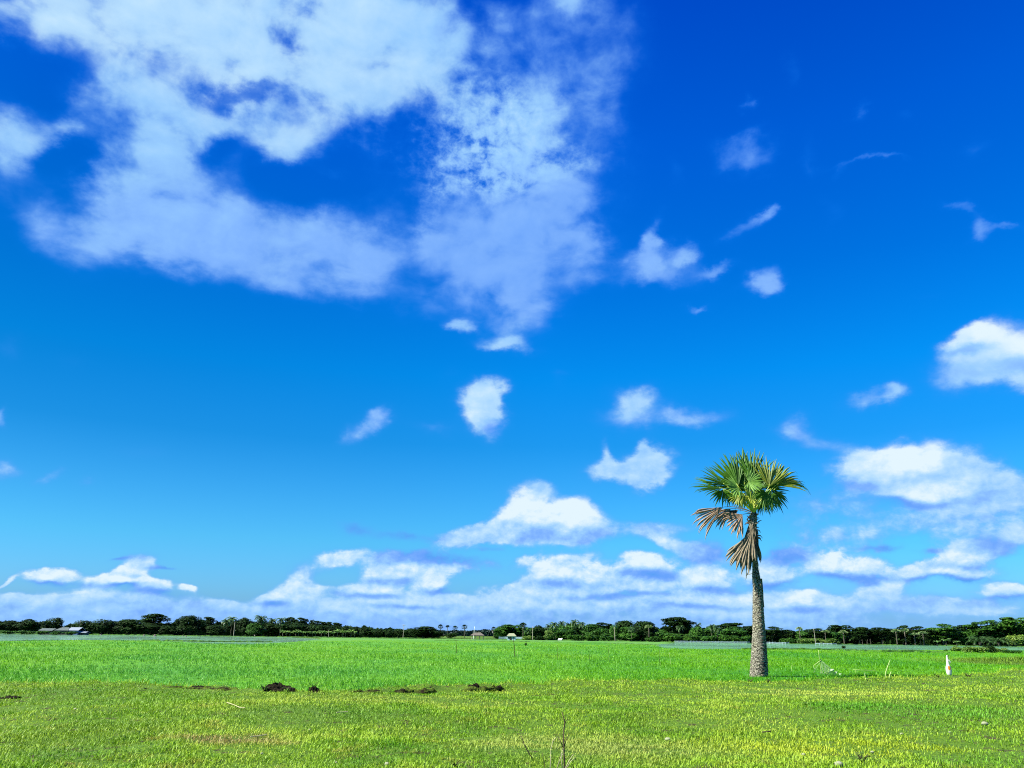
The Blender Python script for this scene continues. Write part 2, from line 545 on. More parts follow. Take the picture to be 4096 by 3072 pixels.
def LEAF(col, trans=0.3, rough=0.5, spec=0.25, tcol=None):
    b = BSDF(col, rough, spec)
    t = N.new('ShaderNodeBsdfTranslucent')
    c2 = col if tcol is None else tcol
    if isinstance(c2, tuple): t.inputs[0].default_value = (*c2, 1)
    else: L.new(c2, t.inputs[0])
    mx = N.new('ShaderNodeMixShader'); mx.inputs[0].default_value = trans
    L.new(b, mx.inputs[1]); L.new(t.outputs[0], mx.inputs[2]); return mx.outputs[0]

# places where the turf is another colour: brown thatch, lush green, yellow green; at right the swell's light band and shaded hollow are painted in
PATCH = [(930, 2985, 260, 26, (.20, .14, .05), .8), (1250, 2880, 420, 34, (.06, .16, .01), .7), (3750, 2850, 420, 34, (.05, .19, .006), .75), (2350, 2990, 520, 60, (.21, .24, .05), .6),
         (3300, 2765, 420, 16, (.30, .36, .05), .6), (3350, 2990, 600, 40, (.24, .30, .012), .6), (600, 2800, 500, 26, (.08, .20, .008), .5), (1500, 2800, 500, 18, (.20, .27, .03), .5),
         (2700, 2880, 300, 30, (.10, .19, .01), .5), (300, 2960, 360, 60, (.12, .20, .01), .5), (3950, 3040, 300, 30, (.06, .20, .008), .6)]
def turf_colour(dark=1.36):
    p = POS()
    big = NOISE(VM('MULTIPLY', p, (1, .6, 1)), 0.32, 4, 0.6)
    mid = NOISE(p, 1.7, 3, 0.6); fine = NOISE(p, 26.0, 2, 0.5)
    c1 = RAMP(big, [(0.36, (.060 * dark, .175 * dark, .004)), (0.48, (.13 * dark, .25 * dark, .009)), (0.62, (.22 * dark, .325 * dark, .03))])
    c2 = MIX(MR(mid, .56, .72, 0, .65), c1, (.20 * dark, .17 * dark, .035))
    c3 = MIX(MR(mid, .44, .30, 0, .7), c2, (.045 * dark, .15 * dark, .006))
    flat = VM('MULTIPLY', p, (1, 1, 0))
    wob = VM('MULTIPLY_ADD', VM('SUBTRACT', NOISE(flat, .9, 3, .6, 0, True), (.5, .5, 0)), (2.2, 2.2, 0), flat)
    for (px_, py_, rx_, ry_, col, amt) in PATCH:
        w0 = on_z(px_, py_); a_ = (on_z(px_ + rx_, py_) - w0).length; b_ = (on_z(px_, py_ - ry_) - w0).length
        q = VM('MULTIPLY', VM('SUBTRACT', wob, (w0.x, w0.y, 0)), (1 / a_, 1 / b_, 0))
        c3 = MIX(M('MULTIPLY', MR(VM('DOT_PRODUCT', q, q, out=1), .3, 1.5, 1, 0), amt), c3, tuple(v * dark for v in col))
    return MIX(MR(fine, .3, .7, 0, 1), MIX(1.0, c3, (.8, .8, .8), 'MULTIPLY'), MIX(1.0, c3, (1.3, 1.2, 1.4), 'MULTIPLY'))
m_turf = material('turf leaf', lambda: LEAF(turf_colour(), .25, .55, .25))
def _earth():
    p = POS(); n1 = NOISE(p, 3.0, 5, .6); n2 = NOISE(p, 22.0, 3, .6)
    g = MIX(MR(n2, .35, .65, 0, 1), (.028, .075, .004), (.09, .165, .010))
    s_ = MIX(n2, (.02, .018, .006), (.07, .06, .025))
    return BSDF(MIX(MR(n1, .56, .66, 0, 1), g, s_), .9, .15, bump=n2, bstr=.6, bdist=.03)
m_earth = material('grassy earth', _earth)
def rice_colour(k=1.12):
    p = POS()
    big = NOISE(VM('MULTIPLY', p, (.5, .25, 1)), 0.12, 4, 0.6); fine = NOISE(p, 9.0, 2, .5)
    sx = N.new('ShaderNodeSeparateXYZ'); L.new(p, sx.inputs[0])
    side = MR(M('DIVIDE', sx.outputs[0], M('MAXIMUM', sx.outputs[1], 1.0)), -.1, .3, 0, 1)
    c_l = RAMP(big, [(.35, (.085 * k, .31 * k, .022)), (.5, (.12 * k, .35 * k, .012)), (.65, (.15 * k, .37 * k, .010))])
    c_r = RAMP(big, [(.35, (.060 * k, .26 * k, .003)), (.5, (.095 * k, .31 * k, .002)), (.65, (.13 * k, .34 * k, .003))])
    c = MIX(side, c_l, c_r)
    return MIX(MR(fine, .3, .7, 0, 1), MIX(1.0, c, (.75, .78, .9), 'MULTIPLY'), MIX(1.0, c, (1.35, 1.2, 1.3), 'MULTIPLY'))
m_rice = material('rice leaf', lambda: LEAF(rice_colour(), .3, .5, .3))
def _canopy():
    n2 = NOISE(VM('MULTIPLY', POS(), (1, .35, 1)), 3.5, 5, .7)
    return BSDF(MIX(MR(n2, .38, .6, .6, 0), rice_colour(.78), (.010, .07, .008)), .8, .1, bump=n2, bstr=.9, bdist=.15)
m_canopy = material('rice canopy', _canopy)
def _flood(green, water, amount):
    def f():
        p = POS(); n = NOISE(VM('MULTIPLY', p, (.12, .6, 1)), .55, 5, .65)
        n3 = NOISE(VM('MULTIPLY', p, (1, .4, 1)), 2.2, 3, .6)
        w = BSDF(water, .08, .5)
        g = BSDF(MIX(n3, green, tuple(c * .6 for c in green)), .9, .1)
        mx = N.new('ShaderNodeMixShader'); L.new(MR(M('ADD', n, M('MULTIPLY', M('SUBTRACT', n3, .5), .5)), amount - .08, amount + .08, 0, 1), mx.inputs[0])
        L.new(g, mx.inputs[1]); L.new(w, mx.inputs[2]); return mx.outputs[0]
    return f
m_flood_l = material('flooded seedlings', _flood((.12, .27, .13), (.10, .14, .15), .50))
m_flood_r = material('flooded seedlings pale', _flood((.10, .26, .12), (.08, .13, .14), .52))
m_field2 = material('young rice', _flood((.10, .26, .045), (.03, .08, .05), .68))
def _bund():
    p = POS(); n = NOISE(p, 1.2, 4, .65)
    return BSDF(MIX(MR(n, .4, .62, 0, 1), (.012, .04, .008), (.06, .15, .02)), .9, .1, bump=n, bstr=.8, bdist=.2)
m_bund = material('bund grass', _bund)
def _mud():
    p = POS(); n = NOISE(p, 14.0, 5, .65)
    return BSDF(MIX(n, (.004, .004, .002), (.030, .024, .012)), .95, .1, bump=n, bstr=1.0, bdist=.08)
m_mud = material('dark mud', _mud)
def _bark():
    p = COORD(); st = VM('MULTIPLY', p, (1.0, 1.0, 2.6))
    wob = VM('MULTIPLY_ADD', VM('SUBTRACT', NOISE(st, 3.0, 3, .6, 0, True), (.5, .5, .5)), (.5, .5, .5), st)
    v = N.new('ShaderNodeTexVoronoi'); v.feature = 'DISTANCE_TO_EDGE'; v.inputs['Scale'].default_value = 4.6
    L.new(wob, v.inputs['Vector'])
    n = NOISE(st, 11.0, 5, .7); big = NOISE(p, 1.1, 3, .6)
    crack = MR(v.outputs['Distance'], .03, .13, 0, 1)
    c = MIX(n, (.08, .075, .05), (.42, .40, .31))
    c = MIX(MR(big, .5, .68, 0, .35), c, (.28, .30, .14))
    c = MIX(M('SUBTRACT', 1.0, crack), c, (.025, .022, .016))
    h = M('ADD', crack, M('MULTIPLY', n, .5))
    return BSDF(c, .85, .15, bump=h, bstr=1.0, bdist=.05)
m_bark = material('palm bark', _bark)
def _frond():
    p = COORD(); n = NOISE(p, 2.0, 3, .6)
    return LEAF(MIX(n, (.014, .056, .003), (.070, .18, .010)), .10, .5, .25, tcol=(.08, .24, .01))
m_frond = material('palm frond', _frond)
m_frond_y = material('yellowing palm frond', lambda: LEAF(MIX(NOISE(COORD(), 3.5, 3, .6), (.03, .09, .005), (.26, .28, .03)), .14, .5, .3, tcol=(.25, .4, .03)))
m_frond_lit = material('sunlit palm frond', lambda: LEAF(MIX(NOISE(COORD(), 3.0, 3, .6), (.07, .18, .02), (.17, .31, .06)), .14, .5, .3, tcol=(.15, .3, .03)))  # lighter copy of the frond green, sunlight put into the colour
m_petiole = material('palm stalk', lambda: BSDF(MIX(NOISE(COORD(), 4.0, 2, .5), (.26, .36, .03), (.42, .46, .08)), .45, .3))
m_dead = material('dry palm leaf', lambda: LEAF(MIX(NOISE(COORD(), 5.0, 4, .65), (.09, .055, .032), (.46, .33, .22)), .15, .7, .15))
m_dead_k = material('rotting palm leaf', lambda: LEAF(MIX(NOISE(COORD(), 5.0, 4, .65), (.015, .012, .008), (.12, .10, .065)), .05, .8, .1))
m_dead_d = material('weathered palm leaf', lambda: LEAF(MIX(NOISE(COORD(), 5.0, 4, .65), (.04, .032, .02), (.36, .30, .20)), .1, .8, .1))
def leafmat(name, a, b, tr=.25, sc=.6, spec=.3, rough=.5):
    def f():
        n = NOISE(COORD(), sc, 3, .6); r_ = N.new('ShaderNodeObjectInfo').outputs['Random']
        c = MIX(MR(n, .32, .68, 0, 1), a, b)
        return LEAF(MIX(1.0, c, RAMP(r_, [(0, (.8, .85, .8)), (.5, (1, 1, 1)), (1, (1.25, 1.12, 1.0))]), 'MULTIPLY'), tr, rough, spec)
    return material(name, f)
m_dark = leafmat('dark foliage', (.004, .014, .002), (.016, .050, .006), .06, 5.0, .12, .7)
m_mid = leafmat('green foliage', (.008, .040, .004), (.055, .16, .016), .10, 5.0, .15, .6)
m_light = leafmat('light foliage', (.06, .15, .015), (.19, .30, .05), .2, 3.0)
m_coco = leafmat('coconut leaflets', (.010, .040, .006), (.07, .15, .035), .08, .8, .35, .45)
m_fanfar = leafmat('fan palm leaves', (.07, .15, .03), (.26, .36, .16), .10, .8, .35, .45)
m_banana = leafmat('banana leaves', (.08, .20, .03), (.22, .36, .10), .3, .6)
m_wood = material('grey tree bark', lambda: BSDF(MIX(NOISE(COORD(), 3.0, 3, .6), (.03, .026, .018), (.15, .14, .10)), .9, .1))
m_pale = material('pale pole wood', lambda: BSDF(MIX(NOISE(COORD(), 2.0, 3, .6), (.20, .18, .13), (.38, .35, .27)), .8, .2))
m_dkstick = material('dark stick wood', lambda: BSDF(MIX(NOISE(COORD(), 9.0, 3, .6), (.02, .03, .012), (.08, .09, .03)), .9, .1))
m_bamboo = material('bamboo', lambda: BSDF(MIX(NOISE(COORD(), 5.0, 3, .6), (.18, .30, .06), (.38, .48, .18)), .6, .3))
m_rag = material('washed out cloth', lambda: LEAF(MIX(NOISE(COORD(), 9.0, 3, .6), (.30, .46, .22), (.54, .64, .44)), .3, .8, .1))
m_tin = material('tin roof', lambda: BSDF(MIX(NOISE(VM('MULTIPLY', COORD(), (8, 1, 1)), 2.0, 3, .6), (.13, .16, .20), (.26, .30, .35)), .8, .15))
m_oldtin = material('weathered roof', lambda: BSDF(MIX(NOISE(COORD(), 1.6, 4, .65), (.03, .045, .045), (.13, .16, .15)), .8, .2))
m_bluewall = material('blue wall panels', lambda: BSDF(MIX(NOISE(COORD(), 1.3, 3, .6), (.05, .09, .20), (.12, .18, .32)), .7, .2))
m_darkwall = material('dark wall boards', lambda: BSDF(MIX(NOISE(COORD(), 2.3, 3, .6), (.02, .02, .022), (.07, .06, .05)), .85, .2))
m_thatch = material('straw thatch', lambda: BSDF(MIX(NOISE(COORD(), 3.0, 4, .65), (.05, .045, .035), (.19, .17, .14)), .9, .1))
m_white = material('white paint', lambda: BSDF(MIX(NOISE(COORD(), 4.0, 3, .6), (.62, .66, .66), (.80, .82, .80)), .5, .3))
m_fence = material('faded blue fence paint', lambda: BSDF(MIX(NOISE(COORD(), 2.0, 3, .6), (.22, .36, .40), (.42, .56, .58)), .7, .2))
m_stone = material('pale stone', lambda: BSDF(MIX(NOISE(COORD(), 9.0, 4, .6), (.12, .14, .07), (.32, .34, .22)), .85, .2))
m_drystem = material('dry stem', lambda: BSDF(MIX(NOISE(COORD(), 9.0, 3, .6), (.02, .016, .010), (.10, .08, .045)), .85, .15))
m_palestem = material('pale dry stem', lambda: BSDF(MIX(NOISE(COORD(), 9.0, 3, .6), (.24, .22, .11), (.44, .42, .24)), .8, .15))
def _marker():
    p = COORD(); sp = N.new('ShaderNodeSeparateXYZ'); L.new(p, sp.inputs[0])
    q = VM('MULTIPLY', VM('SUBTRACT', p, (-0.005, -0.10, .34)), (1 / .066, 0, 1 / .105))
    q2 = N[-1]
    d = VM('DOT_PRODUCT', q, q, out=1)
    d = M('ADD', d, M('MULTIPLY', M('SUBTRACT', NOISE(p, 18.0, 3, .6), .5), .9))
    front = MR(sp.outputs[1], -.005, -.02, 0, 1)
    blot = M('MULTIPLY', MR(d, .75, 1.05, 1, 0), front)
    return BSDF(MIX(blot, MIX(NOISE(p, 8.0, 3, .6), (.46, .50, .40), (.62, .64, .54)), (.50, .20, .015)), .7, .2)
m_marker = material('white plastic with orange patch', _marker)

# ------------------------------------------------------------------ ground
BOUND = [(-900, 2712), (-300, 2722), (0, 2730), (500, 2742), (800, 2752), (1000, 2765), (1300, 2768), (1500, 2762), (1900, 2748), (2100, 2745),
         (2300, 2734), (2700, 2727), (3035, 2719), (3300, 2710), (3500, 2706), (3800, 2699), (4096, 2688), (4400, 2680), (5000, 2660)]
_b = [on_z(x, y) for x, y in BOUND]
B_AZ = np.array([math.atan2(p.x, p.y) for p in _b]); B_R = np.array([math.hypot(p.x, p.y) for p in _b])
def RB(az):
    az = np.asarray(az, float)
    return np.interp(az, B_AZ, B_R) + .30 * np.sin(az * 37) + .22 * np.sin(az * 91 + 1) + .16 * np.sin(az * 233 + 2) + .10 * np.sin(az * 521)
def smooth01(t): t = np.clip(t, 0, 1); return t * t * (3 - 2 * t)
_w = [(random.uniform(.12, .9), random.uniform(0, 6.28), random.uniform(0, 6.28)) for _ in range(9)]
MOUND = on_z(4230, 2645, -.6)
_G = {}
def vnoise(x, y, s, seed):
    """cheap smooth noise in numpy, 0..1"""
    if seed not in _G: _G[seed] = np.random.default_rng(seed).random((64, 64))
    G = _G[seed]; xs, ys = np.asarray(x) / s, np.asarray(y) / s; xi, yi = np.floor(xs).astype(int), np.floor(ys).astype(int)
    fx, fy = smooth01(xs - xi), smooth01(ys - yi)
    g = lambda a, b: G[a % 64, b % 64]
    return (g(xi, yi) * (1 - fx) + g(xi + 1, yi) * fx) * (1 - fy) + (g(xi, yi + 1) * (1 - fx) + g(xi + 1, yi + 1) * fx) * fy
LIP0, LIP1 = math.atan2(*on_z(1360, 2770)[:2]), math.atan2(*on_z(2080, 2750)[:2])
def HT(x, y):
    """height of the ground"""
    x = np.asarray(x, float); y = np.asarray(y, float)
    r = np.hypot(x, y); az = np.arctan2(x, y); rb = RB(az)
    lump = sum(.022 / (.4 + k) * np.sin(k * (x * math.cos(a) + y * math.sin(a)) + b) for k, a, b in _w)
    lump = lump + .10 * np.exp(-((x - 6.5) ** 2 / 14 + (y - 19) ** 2 / 6)) + .08 * np.exp(-((x + 5) ** 2 / 20 + (y - 17) ** 2 / 5)) \
        - .10 * np.exp(-((x - 1) ** 2 / 30 + (y - 14.5) ** 2 / 3)) + .07 * np.exp(-((x - 12) ** 2 / 9 + (y - 24) ** 2 / 6))
    near = 1 - smooth01((r - rb) / 2.2)
    lump = lump + .085 * (vnoise(x, y, 1.5, 21) - .5) + .05 * (vnoise(x, y, .6, 22) - .5)
    lip = (.04 + .11 * smooth01((az - LIP0) / .04) * smooth01((LIP1 - az) / .04)) * (.5 + vnoise(x, y, .8, 23)) * np.exp(-((r - rb + .45) / .42) ** 2)
    z = near * (lump + lip) + (1 - near) * FIELD_Z
    z = z + .55 * np.exp(-(((x - MOUND.x) / 12) ** 2 + ((y - MOUND.y) / 9) ** 2))
    return z
def ht(x, y): return float(HT(x, y))
def onto(px, py):
    """where the sight line meets the ground"""
    d = ray(px, py); t = 4.0; f = lambda t_: EYE + d.z * t_ - ht(d.x * t_, d.y * t_)
    while f(t) > 0 and t < 4000: t *= 1.01
    a_, b_ = t / 1.01, t
    for _ in range(12):
        m_ = (a_ + b_) / 2
        if f(m_) > 0: a_ = m_
        else: b_ = m_
    t = b_
    return Vector((d.x * t, d.y * t, ht(d.x * t, d.y * t)))

def polar_sheet(name, az0, az1, naz, radii, zfn, mat, kind='structure', rfn=None):
    azs = np.linspace(az0, az1, naz); nr = len(radii)
    A_, T_ = np.meshgrid(azs, radii, indexing='ij')
    Rr = T_ if rfn is None else rfn(A_, T_)
    X = Rr * np.sin(A_); Y = Rr * np.cos(A_); Z = zfn(X, Y, Rr, A_)
    co = np.stack([X, Y, Z], -1).reshape(-1, 3)
    i, j = np.meshgrid(np.arange(naz - 1), np.arange(nr - 1), indexing='ij')
    q = np.stack([i * nr + j, i * nr + j + 1, (i + 1) * nr + j + 1, (i + 1) * nr + j], -1).reshape(-1, 4)[:, ::-1]
    me = np_mesh(name, co, q.ravel(), np.full(len(q), 4), mat, True)
    o = link(bpy.data.objects.new(name, me)); return tag(o, kind=kind)

radii = np.concatenate([np.linspace(0.01, 8, 8), np.geomspace(8.2, 60, 260), np.geomspace(63, 6000, 60)])
ground = polar_sheet('ground', -math.pi, math.pi, 721, radii, lambda X, Y, r_, a_: HT(X, Y), m_earth)
ground['label'] = 'grassy earth bank and the low flat land beyond it'

# far edge of the tall bright rice
EDGE = [(-900, 2562), (0, 2563), (300, 2560), (600, 2562), (800, 2573), (1000, 2577), (1110, 2572), (1200, 2566), (1500, 2560), (2000, 2564),
        (2400, 2570), (2600, 2578), (2660, 2592), (2800, 2596), (3100, 2598), (3700, 2599), (4096, 2601), (5000, 2610)]
CAN_Z = FIELD_Z + .22
_e = [on_z(x, y, CAN_Z) for x, y in EDGE]
E_AZ = np.array([math.atan2(p.x, p.y) for p in _e]); E_R = np.array([math.hypot(p.x, p.y) for p in _e])
def RE(az): return np.interp(az, E_AZ, E_R)
def rice_sheet():
    t = np.concatenate([np.linspace(0, .12, 40), np.linspace(.13, 1, 160)])
    def rfn(a_, t_): r0 = RB(a_) + 2.4; return r0 + (RE(a_) - r0) * t_
    def zf(X, Y, r_, a_):
        z = CAN_Z + .03 * np.sin(X * .31 + Y * .17) + .03 * np.sin(X * .11 - Y * .23)
        z = np.where(r_ > RE(a_) - .3, FIELD_Z - .05, z)
        return np.maximum(z, np.where(((X - MOUND.x) / 22) ** 2 + ((Y - MOUND.y) / 16) ** 2 < 1, -2, -2))
    o = polar_sheet('rice_field', -.78, .78, 240, t, zf, m_canopy, 'structure', rfn)
    o['label'] = 'bright green rice field beyond the bank'
rice_sheet()

def flat_sheet(name, pix, z, mat, label):
    mb = MB(); pts = [on_z(x, y, z) for x, y in pix]
    mb.add(pts, [tuple(range(len(pts)))]); o = mb.build(name, mat); tag(o, label, kind='structure')
    if o.data.polygons[0].normal.z < 0: o.data.flip_normals()
    return o
flat_sheet('flooded_paddy', [(-900, 2563), (0, 2563), (300, 2560), (600, 2562), (800, 2574), (1000, 2578), (1110, 2573), (1180, 2567), (1290, 2556), (1000, 2541), (-900, 2524)],
           FIELD_Z + .05, m_flood_l, 'blue green flooded paddy before the dark trees')
flat_sheet('young_rice_field', [(1110, 2574), (1180, 2567), (1290, 2556), (1250, 2546), (2000, 2556), (2600, 2563), (2700, 2572), (2620, 2579), (2400, 2572), (2000, 2566), (1500, 2562), (1200, 2568)],
           FIELD_Z + .07, m_field2, 'duller green field of young rice in the middle distance')
flat_sheet('flooded_paddy', [(2600, 2579), (2640, 2594), (2800, 2598), (3100, 2600), (3700, 2601), (4096, 2603), (5000, 2612), (5000, 2588), (4096, 2584), (3500, 2577), (2900, 2569), (2690, 2570)],
           FIELD_Z + .05, m_flood_r, 'thin strip of pale flooded paddy behind the lone palm')

m_lip = material('broken turf lip', lambda: BSDF(MIX(MR(NOISE(POS(), 4.0, 4, .65), .42, .6, 0, 1), (.012, .009, .004), (.07, .11, .012)), .95, .1, bump=NOISE(POS(), 9.0, 4, .6), bstr=1.0, bdist=.08))
def ridge(pix, w_, h_, label, z0=FIELD_Z):
    mb = MB(); ctr = []
    for k in range(len(pix) - 1):
        (x0, y0), (x1, y1) = pix[k], pix[k + 1]; n = max(2, int(abs(x1 - x0) / 12))
        for i in range(n + (k == len(pix) - 2)): ctr.append(on_z(x0 + (x1 - x0) * i / n, y0 + (y1 - y0) * i / n, z0))
    prof = [(-.5, -.1), (-.38, .6), (-.15, 1.0), (.15, 1.0), (.38, .6), (.5, -.1)]; vs = []; fs = []; n = len(prof)
    for i, c in enumerate(ctr):
        t = ctr[min(i + 1, len(ctr) - 1)] - ctr[max(i - 1, 0)]; t.z = 0; t.normalize(); s_ = Vector((-t.y, t.x, 0))
        hh = h_ * random.uniform(.65, 1.25) * (0.1 if i in (0, len(ctr) - 1) else 1); ww = w_ * random.uniform(.8, 1.2)
        for a_, b_ in prof: vs.append(c + s_ * (a_ * ww + random.uniform(-.06, .06)) + Vector((0, 0, b_ * hh * random.uniform(.7, 1.3))))
    for i in range(len(ctr) - 1):
        for k in range(n - 1): fs.append((i * n + k, (i + 1) * n + k, (i + 1) * n + k + 1, i * n + k + 1))
    mb.add(vs, fs); o = mb.build('field_bund', m_bund if z0 < -.1 else m_lip, None, True); return tag(o, label, kind='structure')
ridge([(560, 2564), (800, 2568), (1095, 2570)], 1.0, .30, 'low dark bund along the far flooded paddy')
ridge([(-300, 2532), (0, 2535), (600, 2543), (1100, 2549)], 1.4, .35, 'grassy bund at the foot of the dark trees')
ridge([(1100, 2549), (1500, 2554), (2000, 2559), (2500, 2566), (2720, 2569)], 1.2, .40, 'dark bund at the foot of the middle trees')
ridge([(1730, 2564), (2100, 2571), (2400, 2576), (2640, 2583)], .9, .34, 'thin bund across the young rice')
ridge([(2680, 2571), (3100, 2576), (3500, 2580), (4096, 2588), (4600, 2594)], 1.2, .34, 'dark bund at the foot of the bright trees')
ridge([(3380, 2603), (3520, 2607), (3650, 2608), (3800, 2612)], .8, .28, 'short dark bund in the rice near the scrub', CAN_Z)
ridge([(2960, 2597), (3120, 2598), (3330, 2599), (3420, 2604)], .6, .25, 'thin dark line of bund behind the netting stake', CAN_Z)
ridge([(1400, 2776), (1475, 2775), (1545, 2773)], .26, .08, 'broken dark edge of turf, left piece of three along the bank', 0.0)
ridge([(1590, 2771), (1680, 2769), (1745, 2767)], .24, .09, 'broken dark edge of turf, middle piece of three along the bank', 0.0)
ridge([(1850, 2763), (1950, 2760), (2010, 2757)], .26, .09, 'broken dark edge of turf, right piece of three along the bank', 0.0)
ridge([(640, 2754), (800, 2758), (960, 2766)], .30, .07, 'low dark lip of the bank left of the large mud lump', 0.0)

# ------------------------------------------------------------------ turf and rice leaves
def blades(name, X, Y, Z, length, width, heading, lean, bend, mat):
    """n bent leaves: root, middle and tip; lean from upright (rad), bend adds towards the tip"""
    n = len(X)
    hx, hy = np.cos(heading), np.sin(heading); sx, sy = -hy, hx
    co = np.zeros((n, 5, 3), np.float32)
    l1, l2 = lean, lean + bend
    mx_ = X + hx * np.sin(l1) * length * .55; my_ = Y + hy * np.sin(l1) * length * .55; mz_ = Z + np.cos(l1) * length * .55
    tx = mx_ + hx * np.sin(l2) * length * .45; ty = my_ + hy * np.sin(l2) * length * .45; tz = mz_ + np.cos(l2) * length * .45
    for k, (bx, by, bz, w_) in enumerate(((X, Y, Z, .6), (X, Y, Z, -.6), (mx_, my_, mz_, 1.0), (mx_, my_, mz_, -1.0), (tx, ty, tz, 0))):
        co[:, k, 0] = bx + sx * width * w_ * .5; co[:, k, 1] = by + sy * width * w_ * .5; co[:, k, 2] = bz
    base = (np.arange(n) * 5)[:, None]
    ff = (base + np.array([0, 1, 3, 2, 2, 3, 4])[None, :]).ravel()
    sz = np.tile([4, 3], n)
    o = link(bpy.data.objects.new(name, np_mesh(name, co.reshape(-1, 3), ff, sz, mat)))
    return tag(o, kind='stuff')

def turf():
    n = 420000
    az = RNG.uniform(-.72, .72, n); u = RNG.random(n)
    rb = RB(az) + 1.0
    r_ = 7.5 * (rb / 7.5) ** (u ** .85)
    X = r_ * np.sin(az); Y = r_ * np.cos(az)
    tuft = vnoise(X, Y, .55, 1) * .6 + vnoise(X, Y, 1.9, 2) * .4
    keep = RNG.random(n) < np.clip(.35 + 1.5 * (tuft - .25), .22, 1)
    X, Y, r_, tuft = X[keep], Y[keep], r_[keep], tuft[keep]; n = len(X)
    Z = HT(X, Y) - .005
    Ln = RNG.uniform(.03, .07, n) * (.55 + 1.1 * tuft) * (1 + .010 * r_)
    W = RNG.uniform(.006, .012, n) * (.6 + r_ / 28)
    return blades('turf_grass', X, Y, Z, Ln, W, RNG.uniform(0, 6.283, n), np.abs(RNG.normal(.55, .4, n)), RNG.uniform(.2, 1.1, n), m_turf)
o = turf(); o['label'] = 'short yellow green turf covering the near bank'

def rice():
    parts = []
    for r0, r1, nt_, nb, ls, ws in ((0, 62, 26000, 6, 1.0, 1.0), (62, 110, 16000, 5, 1.15, 2.0), (110, 200, 9000, 5, 1.25, 3.6)):
        az = RNG.uniform(-.74, .74, nt_)
        lo = np.maximum(RB(az) + 2.2, r0); hi = np.minimum(RE(az) - 1.0, r1)
        ok = hi > lo + .5; az, lo, hi = az[ok], lo[ok], hi[ok]; u = RNG.random(len(az))
        r_ = 1 / (1 / lo + (1 / hi - 1 / lo) * u ** .75)
        X = r_ * np.sin(az); Y = r_ * np.cos(az)
        on_mound = ((X - MOUND.x) / 17) ** 2 + ((Y - MOUND.y) / 12) ** 2 < 1
        keep = ~on_mound & (RNG.random(len(X)) < np.clip(.3 + 1.3 * (vnoise(X, Y, 2.2, 5) * .5 + vnoise(X, Y, 9, 6) * .5), 0, 1))
        X, Y = np.repeat(X[keep], nb), np.repeat(Y[keep], nb); n = len(X)
        X = X + RNG.normal(0, .05 * ws, n); Y = Y + RNG.normal(0, .05 * ws, n)
        hh = np.where(RNG.random(n) < .62, RNG.normal(math.pi, .7, n), RNG.uniform(0, 6.283, n))
        parts.append((X, Y, np.full(n, CAN_Z - .15), RNG.uniform(.26, .42, n) * ls, RNG.uniform(.011, .02, n) * (.8 + ws * .6), hh,
                      np.abs(RNG.normal(.22, .18, n)), RNG.uniform(.1, .8, n)))
    c = [np.concatenate([p[i] for p in parts]) for i in range(8)]
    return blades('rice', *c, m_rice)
o = rice(); o['label'] = 'bright green rice leaves standing in the paddy'

# taller rough grass on the brownish mound at the right edge and weeds along the lip of the bank
m_rough = material('rough grass', lambda: LEAF(MIX(NOISE(POS(), .9, 4, .6), (.06, .18, .008), (.16, .23, .02)), .25, .6, .2))
def rough():
    n = 9000
    X = MOUND.x + RNG.normal(0, 6.5, n); Y = MOUND.y + RNG.normal(0, 5, n)
    ok = ((X - MOUND.x) / 16) ** 2 + ((Y - MOUND.y) / 11.5) ** 2 < 1; X, Y = X[ok], Y[ok]; n = len(X)
    return blades('rough_grass', X, Y, HT(X, Y), RNG.uniform(.15, .5, n), RNG.uniform(.03, .06, n), RNG.uniform(0, 6.283, n),
                  np.abs(RNG.normal(.5, .3, n)), RNG.uniform(.2, 1, n), m_rough)
o = rough(); o['label'] = 'rough yellowing grass on the low mound at the edge of the rice'
def lipweeds():
    n = 16000
    az = RNG.uniform(-.72, .72, n); r_ = RB(az) + RNG.normal(.55, .45, n)
    X = r_ * np.sin(az); Y = r_ * np.cos(az); k = vnoise(X, Y, 1.3, 9); ok = RNG.random(n) < np.clip((k - .35) * 2.6, .05, 1)
    X, Y = X[ok], Y[ok]; n = len(X)
    return blades('bank_weeds', X, Y, HT(X, Y), RNG.uniform(.08, .24, n), RNG.uniform(.014, .026, n), RNG.uniform(0, 6.283, n),
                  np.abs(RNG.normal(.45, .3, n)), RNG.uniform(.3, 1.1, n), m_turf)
o = lipweeds(); o['label'] = 'longer weedy grass fringing the lip of the bank'

# ------------------------------------------------------------------ the lone palm
PB = onto(3035, 2725)
YP = PB.y
def ZP(X, Y, dy=0.0):            # a point of the enlarged palm, laid on the upright plane through the trunk
    return on_y(2700 + X / 2.765, 1750 + Y / 2.765, YP + dy)
PX = YP / FPX / 2.765 * 1.03      # metres per enlarged pixel
palm = empty('palm_tree', PB)
tag(palm, 'tall lone fan palm with green crown and dry leaf skirt, at the bank edge', 'palm tree')
def to_local(p): return Vector(p) - PB

